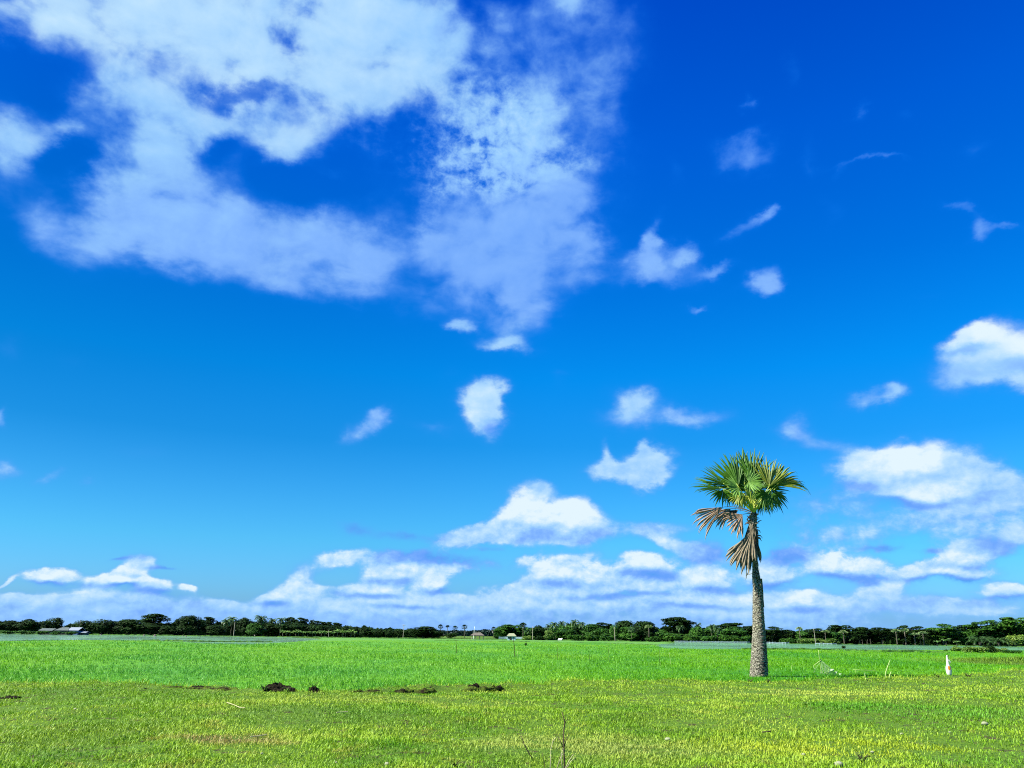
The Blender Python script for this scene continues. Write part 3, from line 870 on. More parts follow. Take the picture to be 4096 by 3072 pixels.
def palm_trunk():
    st = [(927, 2709 - 1108 + 1085, 100), (927, 2690 - 1110 + 1088, 94), (931, 2400, 80), (928, 2150, 66), (917, 1850, 54), (911, 1650, 48), (897, 1540, 41),
          (888, 1440, 31), (884, 1350, 28), (872, 1200, 33), (862, 1050, 38), (862, 930, 42), (868, 850, 36), (872, 800, 20)]
    st[0] = (927, 2693, 99); st[1] = (927, 2660, 94)
    ctr = [to_local(ZP(x, y)) for x, y, h in st]; rad = [h * PX for x, y, h in st]
    ctr[0].z = -.15; n = 40; rings = 260; vs = []; fs = []
    zz = [c.z for c in ctr]; rr = random.Random(3)
    jit = [rr.uniform(-1, 1) for _ in range(rings)]
    for i in range(rings):
        z = zz[0] + (zz[-1] - zz[0]) * i / (rings - 1)
        cx = float(np.interp(z, zz, [c.x for c in ctr])); r0 = float(np.interp(z, zz, rad))
        for k in range(n):
            a_ = 2 * math.pi * k / n
            ringy = abs(math.sin(z * 15 + 1.1 * math.sin(a_ * 2 + z * 2) + .6 * math.sin(a_ * 5 - z * 7)))
            bump = -.07 * (1 - ringy) ** 2 + .03 * math.sin(a_ * 7 + z * 21) * math.sin(z * 9 + a_ * 3) + .012 * jit[i]
            r_ = r0 * (1 + bump)
            vs.append((cx + r_ * math.cos(a_), r_ * math.sin(a_), z))
    for i in range(rings - 1):
        for k in range(n):
            k2 = (k + 1) % n; fs.append((i * n + k, i * n + k2, (i + 1) * n + k2, (i + 1) * n + k))
    mb = MB(); mb.add(vs, fs); mb.build('trunk', m_bark, palm, True)
palm_trunk()

def fan_mesh(mb, hub, d, nrm, radius, spread, nseg=28, split=.55, cup=.15, droop=.12, sag=0.0, rag=.08, width=1.0, seed=0, crumple=0.0, cone=0.0):
    rr = random.Random(seed); d = d.normalized(); side = d.cross(nrm).normalized(); nrm = side.cross(d).normalized()
    dth = R(spread) / nseg; skew = rr.uniform(-.12, .12)
    for k in range(nseg):
        th = -R(spread) / 2 + dth * (k + .5)
        if rr.random() < crumple * .08: continue
        u = (d * math.cos(th) + side * math.sin(th)).normalized()
        Lk = radius * (.74 + .26 * math.cos(th * .8)) * (1 + rr.uniform(-rag, rag) + skew * math.sin(th * 1.7)); u = (u + side * rr.uniform(-.3, .3) * dth + nrm * rr.uniform(-.06, .06)).normalized()
        v = nrm.cross(u).normalized()
        lift = cup * (1 - math.cos(th)) * radius + rr.uniform(-1, 1) * crumple * .06 * radius
        bendk = droop * rr.uniform(.6, 1.4) + crumple * rr.uniform(0, .5); sagk = sag * rr.uniform(.9, 1.1)
        tw = rr.uniform(-1, 1) * crumple * .4
        pts = []
        for t, wf in ((.05, .05), (.30, .30), (split, split), (split + (1 - split) * .45, split * .72), (split + (1 - split) * .8, split * .32)):
            c = hub + u * (Lk * t) + nrm * (lift * t * t) + v * (tw * Lk * t * t * .4)
            c = c + Vector((0, 0, -1)) * (sagk * Lk * t * t + bendk * Lk * max(0, t - split) ** 2 * 2.2)
            hw = Lk * wf * dth * .5 * width; ple = nrm * hw * .75
            pts.append((c - v * hw, c + ple, c + v * hw))
        t = 1.0; tip = hub + u * (Lk * t) + nrm * lift + v * (tw * Lk * .4) + Vector((0, 0, -1)) * (sagk * Lk + bendk * Lk * (1 - split) ** 2 * 2.2 * 1.4)
        vs = [p for tr in pts for p in tr] + [tip]; fs = []
        for i in range(len(pts) - 1):
            a_ = i * 3; fs += [(a_, a_ + 3, a_ + 4, a_ + 1), (a_ + 1, a_ + 4, a_ + 5, a_ + 2)]
        a_ = (len(pts) - 1) * 3; e = len(vs) - 1; fs += [(a_, e, a_ + 1), (a_ + 1, e, a_ + 2)]
        mb.add(vs, fs)

CROWN = (870, 835)
def frond(hub, tip, hdy, tdy, spread, face, mat, rad=None, name='frond', pet=True, start=CROWN, via=None, pr=.03, pmat=None, label=None, **kw):
    h = to_local(ZP(*hub, hdy)); t = to_local(ZP(*tip, tdy)); d = t - h; L_ = rad * PX if rad else d.length
    mb = MB(); fan_mesh(mb, h, d, Vector(face), L_, spread, **kw)
    o = mb.build(name, mat, palm)
    if label: o['label'] = label
    if pet:
        s_ = to_local(ZP(*start, hdy * .12)); mid = (s_ + h) / 2 + Vector((0, 0, .10)) if via is None else to_local(ZP(*via, hdy * .6))
        pts = [s_ * (1 - u) ** 2 + mid * 2 * u * (1 - u) + h * u * u for u in np.linspace(0, 1, 9)]
        pts.append(h + d.normalized() * L_ * .10)
        mp_ = MB(); mp_.tube(pts, [pr * (1.5 - .8 * i / 9) for i in range(10)], 6)
        mp_.build('stalk', pmat or m_petiole, o, True)
    return o
SP = .48
F = Vector
# fans at the back of the crown
frond((770, 540), (745, 150), .5, 1.0, 118, (-.2, -1, .35), m_frond, width=1.22, rag=.13, split=SP, seed=1, nseg=17, droop=.02, cup=-.1)
frond((700, 540), (470, 235), .35, .7, 105, (-.35, -1, .5), m_frond, width=1.22, rag=.13, split=SP, seed=2, nseg=15, droop=.04)
frond((860, 500), (905, 150), .25, .5, 96, (.1, -1, .3), m_frond, width=1.22, rag=.13, split=SP, seed=3, nseg=15, droop=.02)
frond((985, 570), (1130, 330), .7, 1.2, 120, (.2, -1, .5), m_frond, width=1.22, rag=.13, split=SP, seed=4, nseg=14)
frond((640, 560), (560, 430), .5, .7, 130, (-.2, -1, .3), m_frond, width=1.22, rad=250, seed=23, nseg=15, split=SP)
frond((880, 600), (940, 700), .8, .9, 200, (.1, -1, .1), m_frond, width=1.22, rad=200, seed=24, nseg=18, split=.5)
frond((820, 600), (650, 350), .8, 1.3, 120, (-.1, -1, .3), m_frond, width=1.22, rag=.13, split=SP, seed=21, nseg=14)
# the wide one reaching left
frond((520, 560), (195, 545), .1, -.3, 98, (-.25, -.75, .85), m_frond, width=1.22, rag=.13, split=SP, seed=5, nseg=16, droop=.10, cup=.25, via=(690, 640))
frond((560, 520), (290, 410), .4, .3, 80, (-.25, -1, .7), m_frond, width=1.22, rag=.13, split=SP, seed=6, nseg=11, droop=.06)
# right, yellowing
frond((1040, 545), (1085, 235), -.15, .2, 104, (.1, -1, .15), m_frond_y, width=1.2, rag=.13, split=SP, seed=7, nseg=15, droop=.03, label='yellowing fan on the right of the crown')
frond((1110, 530), (1375, 370), .15, .5, 92, (.2, -1, .6), m_frond_y, width=1.2, rag=.13, split=SP, seed=8, nseg=13, droop=.22, via=(1000, 640))
frond((1180, 500), (1440, 470), .3, .7, 50, (.1, -.8, .8), m_frond, width=1.22, split=SP, seed=22, nseg=8, droop=.5, rag=.16, via=(1020, 640))
# small fans turned to the viewer, sunlight painted in as paler green
frond((815, 490), (990, 500), -.9, -1.2, 230, (.15, -1, .35), m_frond_lit, rad=165, rag=.13, seed=9, nseg=17, cup=.35, split=.6, via=(840, 650), label='pale sunlit fan facing the viewer')
frond((705, 552), (540, 530), -.6, -1.0, 150, (-.25, -1, .5), m_frond_lit, rad=190, rag=.13, seed=10, nseg=13, split=.6, via=(790, 690))
frond((700, 650), (720, 770), -.4, -.6, 170, (-.2, -1, .4), m_frond_y, width=1.2, rad=125, rag=.13, seed=11, nseg=11, split=.6)
# dark ones hanging under the crown
frond((1070, 560), (1130, 825), .2, .1, 130, (.4, -1, -.3), m_frond, width=1.22, rag=.13, split=SP, seed=12, nseg=15, droop=.05, cup=-.2, via=(960, 620))
frond((1010, 600), (905, 760), -.5, -.6, 150, (.2, -1, .2), m_frond, width=1.22, rad=200, rag=.13, split=SP, seed=13, nseg=14, cup=.1)
frond((1060, 620), (1205, 745), .5, .6, 120, (.5, -1, 0), m_frond, width=1.22, rad=190, rag=.13, split=SP, seed=14, nseg=13)
frond((535, 575), (560, 745), .3, .2, 150, (-.3, -1, -.2), m_frond, width=1.22, rad=175, rag=.13, split=SP, seed=15, nseg=13, via=(680, 650))
frond((620, 600), (660, 740), .6, .6, 120, (-.3, -1, 0), m_frond, width=1.22, rad=160, rag=.13, split=SP, seed=16, nseg=11)
frond((800, 600), (760, 800), .5, .5, 110, (-.1, -1, 0), m_frond, width=1.22, rad=210, rag=.13, split=SP, seed=17, nseg=11)
frond((930, 640), (1010, 840), .6, .6, 110, (.2, -1, 0), m_frond, width=1.22, rad=200, rag=.13, split=SP, seed=18, nseg=11)
for k_, (hx_, hy_, tx_, ty_, dy_, rd_) in enumerate(((760, 620, 640, 700, .2, 190), (900, 620, 840, 480, .15, 210), (960, 560, 1010, 400, .3, 240), (1000, 660, 1110, 740, .1, 200),
                                              (840, 680, 860, 560, -.2, 160), (930, 700, 900, 800, .3, 150))):
    frond((hx_, hy_), (tx_, ty_), dy_, dy_ + .2, 120, (.3 * math.sin(k_ * 2.3), -1, .3 * math.cos(k_)), m_frond, width=1.22, rad=rd_, seed=60 + k_, nseg=15, split=.45, rag=.18, droop=.1)
# thick pale stalks in front
for (a_, b_, c_) in (((855, 800), (820, 700), (750, 625)), ((850, 800), (770, 725), (700, 640)), ((872, 835), (905, 745), (1000, 640)), ((862, 810), (845, 700), (838, 600))):
    pts = [to_local(ZP(*a_, -.12)), to_local(ZP(*b_, -.45)), to_local(ZP(*c_, -.5))]
    pts = [pts[0] * (1 - u) ** 2 + pts[1] * 2 * u * (1 - u) + pts[2] * u * u for u in np.linspace(0, 1, 8)]
    mb = MB(); mb.tube(pts, [.062 - .035 * i / 7 for i in range(8)], 7); mb.build('leaf_stalk', m_petiole, palm, True)
# dry leaves
def dry(name, hub, tip, hdy, tdy, spread, face, mat, **kw):
    return frond(hub, tip, hdy, tdy, spread, face, mat, name='dry_frond', pmat=m_dead_d, **kw)
dry('d', (530, 770), (245, 915), -.2, -.4, 50, (-.1, -1, .35), m_dead, rad=330, seed=30, nseg=20, droop=.3, sag=.05, crumple=.5, rag=.2, cup=-.25, width=1.7, split=.75, via=(720, 745), pr=.02, label='brown dry fan hanging out to the left')
dry('d', (620, 785), (440, 890), .1, 0, 56, (-.1, -1, .3), m_dead, rad=225, seed=33, nseg=16, droop=.3, sag=.1, crumple=.6, rag=.2, width=1.7, split=.75, via=(740, 770), pr=.02)
dry('d', (748, 850), (590, 970), -.3, -.5, 92, (-.1, -1, .2), m_dead, rad=245, seed=31, nseg=20, droop=.2, crumple=.45, rag=.16, width=1.5, split=.72, via=(800, 840), pr=.02)
dry('d', (835, 1075), (655, 1400), -.35, -.8, 46, (-.3, -1, .2), m_dead_d, rad=385, seed=32, nseg=18, droop=.25, crumple=.5, rag=.14, width=1.7, split=.8, start=(865, 930), pr=.03, label='large weathered dry fan hanging down the trunk')
dry('d', (815, 1100), (735, 1420), -.1, -.2, 40, (-.3, -1, .2), m_dead_k, rad=330, seed=41, nseg=12, crumple=.5, rag=.15, width=1.8, split=.8, start=(865, 930), pr=.02)
dry('d', (700, 800), (560, 900), .1, .1, 60, (-.2, -1, .2), m_dead_k, rad=180, seed=42, nseg=10, crumple=.6, rag=.2, width=1.7, split=.75, start=(865, 850), pr=.02)
dry('d', (850, 1030), (770, 1290), -.5, -.6, 56, (-.2, -1, .2), m_dead_d, rad=290, seed=34, nseg=18, crumple=.5, rag=.18, width=1.7, split=.8, start=(865, 930), pr=.02)
dry('d', (878, 1000), (878, 1340), -.25, -.2, 24, (.3, -1, 0), m_dead_k, rad=350, seed=35, nseg=12, crumple=.25, rag=.08, width=2.2, split=.8, start=(868, 900), pr=.02)
dry('d', (880, 1060), (870, 1370), .3, .3, 40, (.9, -.4, 0), m_dead_k, rad=320, seed=36, nseg=14, crumple=.5, rag=.15, width=1.6, split=.8, start=(868, 900), pr=.02)
dry('d', (900, 980), (915, 1250), 0, .1, 30, (1, -.3, 0), m_dead_k, rad=280, seed=37, nseg=12, crumple=.4, rag=.1, width=1.5, split=.8, start=(868, 900), pr=.02)
# old leaf bases and shreds round the neck of the trunk
rr = random.Random(5)
for i in range(18):
    y0 = rr.uniform(900, 1130); x0 = 864 + rr.uniform(-30, 34); sd_ = rr.uniform(-1, 1); dy_ = rr.uniform(-.25, .2)
    frond((x0, y0), (x0 + sd_ * 50 - 8, y0 + 200), dy_, dy_ * 1.5, rr.uniform(14, 30), (sd_, -1, .1), m_dead_k if i % 3 else m_dead_d, rad=rr.uniform(150, 260), seed=80 + i,
          name='dry_leaf', pet=False, nseg=5, crumple=.5, rag=.25, width=1.8, split=.8, droop=.1)
for i in range(40):
    a_ = rr.uniform(0, 6.283); y0 = rr.uniform(850, 1120); base = to_local(ZP(864 + (885 - 864) * max(0, (y0 - 1000)) / 350, y0))
    out = Vector((math.cos(a_), math.sin(a_), 0)); r0 = 40 * PX
    p0 = base + out * r0 * .8; ln = rr.uniform(.18, .5); upb = rr.uniform(-.9, .9)
    p1 = p0 + out * ln * .5 + Vector((0, 0, upb * ln * .5)); p2 = p1 + out * ln * .25 + Vector((0, 0, (upb - .6) * ln * .5))
    mb = MB(); mb.tube([p0, p1, p2], [.045, .03, .012], 5); mb.build('leaf_base', m_dead_d if i % 2 else m_dead_k, palm, True)
for i, (xa, ya, xb, yb, w_) in enumerate(((800, 1230, 790, 1560, .035), (805, 1310, 782, 1580, .02), (838, 1250, 845, 1420, .05), (905, 1330, 935, 1480, .012), (735, 960, 712, 1140, .012),
                                       (760, 1000, 735, 1150, .01), (855, 1500, 800, 1520, .015), (800, 1495, 790, 1530, .03), (945, 1650, 962, 1605, .02), (835, 1300, 822, 1400, .03),
                                       (835, 960, 840, 1190, .035), (820, 1010, 815, 1250, .03))):
    mb = MB(); a_, b_ = to_local(ZP(xa, ya, -.3)), to_local(ZP(xb, yb, -.3)); mid = (a_ + b_) / 2 + Vector((rr.uniform(-.06, .06), 0, 0))
    mb.tube([a_, mid, b_], [w_ * .7, w_, w_ * .3], 5); mb.build('hanging_shred', m_dead_d, palm, True)
# torn bark flap on the shaded side of the trunk
mb = MB(); pts = []
for y, xi, xo in ((1560, 935, 960), (1640, 905, 968), (1720, 920, 974), (1800, 945, 976), (1880, 968, 984)):
    pts.append((to_local(ZP(xi, y, -.16)), to_local(ZP(xo, y, -.02))))
for i in range(len(pts) - 1): mb.add([pts[i][0], pts[i][1], pts[i + 1][1], pts[i + 1][0]], [(0, 1, 2, 3)])
o = mb.build('bark_flap', m_dkstick, palm)
sol = o.modifiers.new('t', 'SOLIDIFY'); sol.thickness = .03

# ------------------------------------------------------------------ trees of the treeline: one of each kind, copied
def leafcloud(mb, centres, n, size, rr, mi=0, flat=.0):
    """n leaf sprays spread over the shells of lumps: centres = (c, (rx, ry, rz))"""
    wts = [r_[0] * r_[2] + r_[0] * r_[1] for c, r_ in centres]
    for k in range(n):
        c, r_ = rr.choices(centres, wts)[0]
        while True:
            d = Vector((rr.gauss(0, 1), rr.gauss(0, 1), rr.gauss(0, 1)))
            if d.length > .1: d.normalize(); break
        if d.z < -.35 and rr.random() < .6: d.z = -d.z
        q = rr.uniform(.72, 1.08)
        p = Vector(c) + Vector((d.x * r_[0], d.y * r_[1], d.z * r_[2])) * q
        nn_ = (d * (1 - flat) + Vector((0, 0, .6 + flat)) + Vector((rr.gauss(0, .45), rr.gauss(0, .45), rr.gauss(0, .45)))).normalized()
        a_ = nn_.cross(Vector((rr.gauss(0, 1), rr.gauss(0, 1), rr.gauss(0, 1)))).normalized(); b_ = nn_.cross(a_)
        s1 = size * rr.uniform(.6, 1.4); s2 = s1 * rr.uniform(.35, .8)
        mb.add([p - a_ * s1, p + b_ * s2 - a_ * s1 * .1, p + a_ * s1, p - b_ * s2 + a_ * s1 * .2], [(0, 1, 2, 3)], mi)

def proto_dome(seed, flat=False):
    rr = random.Random(seed); cs = []
    n = 17
    for i in range(n):
        if flat:
            a_ = rr.uniform(0, 6.283); q = math.sqrt(rr.random()) * .40; z = .84 - q * q * 1.0 + rr.uniform(-.13, .05)
            cs.append(((q * math.cos(a_), q * math.sin(a_) * .9, z), (rr.uniform(.10, .19), rr.uniform(.10, .18), rr.uniform(.035, .07))))
        else:
            a_ = rr.uniform(0, 6.283); q = math.sqrt(rr.random()) * .33; z = rr.uniform(.30, .86 - q * q * 2.4)
            cs.append(((q * math.cos(a_), q * math.sin(a_), z), (rr.uniform(.13, .21), rr.uniform(.13, .2), rr.uniform(.09, .16))))
    if not flat: cs += [((0, 0, .5), (.36, .34, .36)), ((.1, .0, .3), (.36, .3, .2))]
    else: cs += [((-.2, 0, .5), (.22, .2, .10)), ((.18, .05, .55), (.2, .2, .09)), ((0, 0, .64), (.28, .28, .08)), ((rr.uniform(-.1, .1), 0, .35), (.3, .25, .10))]
    mb = MB(); leafcloud(mb, cs, 4200 if not flat else 3600, .032, rr, 0, .5 if flat else 0)
    crown = mb
    tr = MB(); tr.tube([(0, 0, -.02), (.01, 0, .2), (0, .01, .42), (.02, 0, .6)], [.035, .026, .02, .01], 6)
    for i in range(7):
        c = cs[i][0]; z0 = rr.uniform(.15, .4)
        tr.tube([(0, 0, z0), (c[0] * .5, c[1] * .5, (z0 + c[2]) * .48), (c[0], c[1], c[2] - .02)], [.016, .011, .005], 5)
    return crown, tr

def proto_coco(seed, nf=18):
    rr = random.Random(seed); mb = MB(); lean = rr.uniform(-.06, .06)
    top = Vector((lean, rr.uniform(-.03, .03), .80))
    for i in range(nf):
        a_ = i * 2.399 + rr.uniform(-.2, .2); e = math.radians(75 - 110 * (i / nf) + rr.uniform(-8, 8)); Lf = rr.uniform(.30, .38)
        pts = []; p = top.copy(); ang = e
        for s_ in range(7):
            pts.append(p.copy()); p = p + Vector((math.cos(a_) * math.cos(ang), math.sin(a_) * math.cos(ang), math.sin(ang))) * Lf / 6; ang -= .24 + .05 * s_
        sd = Vector((-math.sin(a_), math.cos(a_), 0))
        for s_ in range(1, 7):
            for q in range(3):
                c = pts[s_ - 1].lerp(pts[s_], (q + 1) / 3); dirn = (pts[s_] - pts[s_ - 1]).normalized()
                for sg in (-1, 1):
                    ll = .085 * (1 - abs(s_ - 3.2) / 6); tip = c + sd * sg * ll * .75 + dirn * ll * .5 + Vector((0, 0, -ll * rr.uniform(.3, .9)))
                    mb.add([c - dirn * .019, c + dirn * .019, tip], [(0, 1, 2)])
        mb.tube(pts, [.006, .005, .005, .004, .003, .002, .001], 3, cap=False)
    for k in range(6):
        a_ = k * 1.05; mb.tube([top + Vector((math.cos(a_) * .02, math.sin(a_) * .02, -.03)), top + Vector((math.cos(a_) * .025, math.sin(a_) * .025, -.055))], .014, 5)
    tr = MB(); tr.tube([(-lean * .5, 0, -.02), (lean * .2, 0, .3), (lean * .7, 0, .6), top], [.024, .017, .014, .013], 7)
    return mb, tr

def proto_fan(seed, ball=1.0):
    rr = random.Random(seed); mb = MB(); top = Vector((0, 0, .78))
    for i in range(17):
        a_ = i * 2.399; e = math.radians(80 - 125 * (i / 16) * ball); d = Vector((math.cos(a_) * math.cos(e), math.sin(a_) * math.cos(e), math.sin(e)))
        hub = top + d * .09; up_ = Vector((0, 0, 1)); n_ = (up_ - d * d.z) + Vector((rr.uniform(-.5, .5), rr.uniform(-.9, .2), 0))
        mb.tube([top, hub], .004, 3, cap=False)
        fan_mesh(mb, hub, d, n_, .115, 150, nseg=11, split=.6, cup=.2, droop=.2, seed=seed * 50 + i, rag=.12)
    tr = MB(); tr.tube([(0, 0, -.02), (0, 0, .1), (.004, 0, .5), (0, 0, .8)], [.03, .021, .017, .02], 7)
    return mb, tr

def proto_banana(seed):
    rr = random.Random(seed); mb = MB()
    for i in range(9):
        a_ = i * 2.399 + rr.uniform(-.3, .3); ang = math.radians(rr.uniform(45, 82)); p = Vector((0, 0, .42)); Lf = rr.uniform(.45, .62); pts = []
        for s_ in range(7):
            pts.append(p.copy()); p = p + Vector((math.cos(a_) * math.cos(ang), math.sin(a_) * math.cos(ang), math.sin(ang))) * Lf / 6; ang -= rr.uniform(.2, .42)
        sd = Vector((-math.sin(a_), math.cos(a_), 0)); ws = (.012, .05, .075, .08, .07, .045, .004); vs = []; fs = []
        for s_, q in enumerate(pts): vs += [q - sd * ws[s_] + Vector((0, 0, -.02)), q, q + sd * ws[s_] + Vector((0, 0, -.02))]
        for s_ in range(6): b = s_ * 3; fs += [(b, b + 3, b + 4, b + 1), (b + 1, b + 4, b + 5, b + 2)]
        mb.add(vs, fs)
    tr = MB(); tr.tube([(0, 0, -.02), (0, 0, .25), (.01, 0, .45)], [.05, .042, .028], 8)
    return mb, tr

def proto_shrub(seed):
    rr = random.Random(seed); cs = [((rr.uniform(-.34, .34), rr.uniform(-.25, .25), rr.uniform(.25, .62)), (rr.uniform(.14, .24), rr.uniform(.14, .22), rr.uniform(.18, .32))) for _ in range(9)]
    mb = MB(); leafcloud(mb, cs, 1500, .045, rr)
    tr = MB()
    for i in range(5):
        c = cs[i][0]; tr.tube([(c[0] * .2, c[1] * .2, -.03), (c[0] * .6, c[1] * .6, c[2] * .5), (c[0], c[1], c[2])], [.014, .01, .005], 5)
    return mb, tr

def proto_date(seed):
    rr = random.Random(seed); mb = MB(); top = Vector((0, 0, .30))
    for i in range(24):
        a_ = i * 2.399; ang = math.radians(82 - 62 * (i / 24) + rr.uniform(-6, 6)); Lf = rr.uniform(.62, .8); pts = []; p = top.copy()
        for s_ in range(8): pts.append(p.copy()); p = p + Vector((math.cos(a_) * math.cos(ang), math.sin(a_) * math.cos(ang), math.sin(ang))) * Lf / 7; ang -= .20 + .05 * s_
        sd = Vector((-math.sin(a_), math.cos(a_), 0))
        for s_ in range(1, 8):
            for q in range(3):
                c = pts[s_ - 1].lerp(pts[s_], (q + 1) / 3); dirn = (pts[s_] - pts[s_ - 1]).normalized()
                for sg in (-1, 1):
                    ll = .10; tip = c + sd * sg * ll * .7 + dirn * ll * .7 + Vector((0, 0, -ll * rr.uniform(.1, .6)))
                    mb.add([c - dirn * .012, c + dirn * .012, tip], [(0, 1, 2)])
        mb.tube(pts, .006, 3, cap=False)
    tr = MB(); tr.tube([(0, 0, -.02), (0, 0, .16), (0, 0, .3)], [.06, .055, .05], 8)
    return mb, tr

PROTO = {}
def get_proto(kind, var, mat):
    key = (kind, var, mat.name)
    if key not in PROTO:
        sd_ = 100 * ord(kind[0]) + var
        a_, b_ = {'dome': lambda: proto_dome(sd_), 'rain': lambda: proto_dome(sd_, True), 'coco': lambda: proto_coco(sd_, 16 + 3 * (var % 2)),
                  'fan': lambda: proto_fan(sd_), 'umb': lambda: proto_fan(sd_, .55), 'banana': lambda: proto_banana(sd_), 'shrub': lambda: proto_shrub(sd_), 'date': lambda: proto_date(sd_)}[kind]()
        PROTO[key] = (a_.mesh('crown', mat), b_.mesh('trunk', m_wood, True))
    return PROTO[key]
NAMES = {'dome': ('tree', 'tree'), 'rain': ('tree', 'tree'), 'coco': ('coconut_palm', 'coconut palm'), 'fan': ('fan_palm', 'fan palm'), 'umb': ('fan_palm', 'fan palm'),
         'banana': ('banana_plant', 'banana plant'), 'shrub': ('shrub', 'shrub'), 'date': ('date_palm', 'date palm')}
def base_y(x): return float(np.interp(x, [-400, 0, 1500, 2048, 3072, 4096, 4600], [2529, 2534, 2552, 2559, 2574, 2587, 2593]))
TRNG = random.Random(77)
def plant(kind, x, top, w, row, mat, label, group=None, base=None, var=None):
    g = on_z(x, base if base else base_y(x), FIELD_Z); k = 1 + row * .028
    g = Vector((g.x * k, g.y * k, FIELD_Z)); t = on_y(x, top, g.y)
    h = t.z - FIELD_Z; wd = w * g.y / FPX * 1.06
    var = TRNG.randrange(4 if kind in ('dome', 'rain') else 3) if var is None else var
    cm, tm = get_proto(kind, var, mat)
    nm, cat = NAMES[kind]; root = empty(nm, g, TRNG.uniform(0, 6.283))
    tag(root, label, cat, group)
    if kind in ('dome', 'rain'): root.scale = (wd * 1.12, wd * 1.12, h / .93)
    elif kind in ('coco',): s_ = h / 1.06; root.scale = (max(wd / .62, s_ * .6), max(wd / .62, s_ * .6), s_)
    elif kind == 'fan': root.scale = (wd / .40, wd / .40, h / .99)
    elif kind == 'umb': root.scale = (wd / .33, wd / .33, h / .95)
    elif kind == 'banana': root.scale = (wd / .8, wd / .8, h / .85)
    elif kind == 'shrub': root.scale = (wd, wd, h / .85)
    elif kind == 'date': root.scale = (wd / 1.05, wd / 1.05, h / .74)
    link(bpy.data.objects.new('crown', cm), root)
    link(bpy.data.objects.new('stem' if kind in ('banana', 'shrub') else 'trunk', tm), root)
    return root

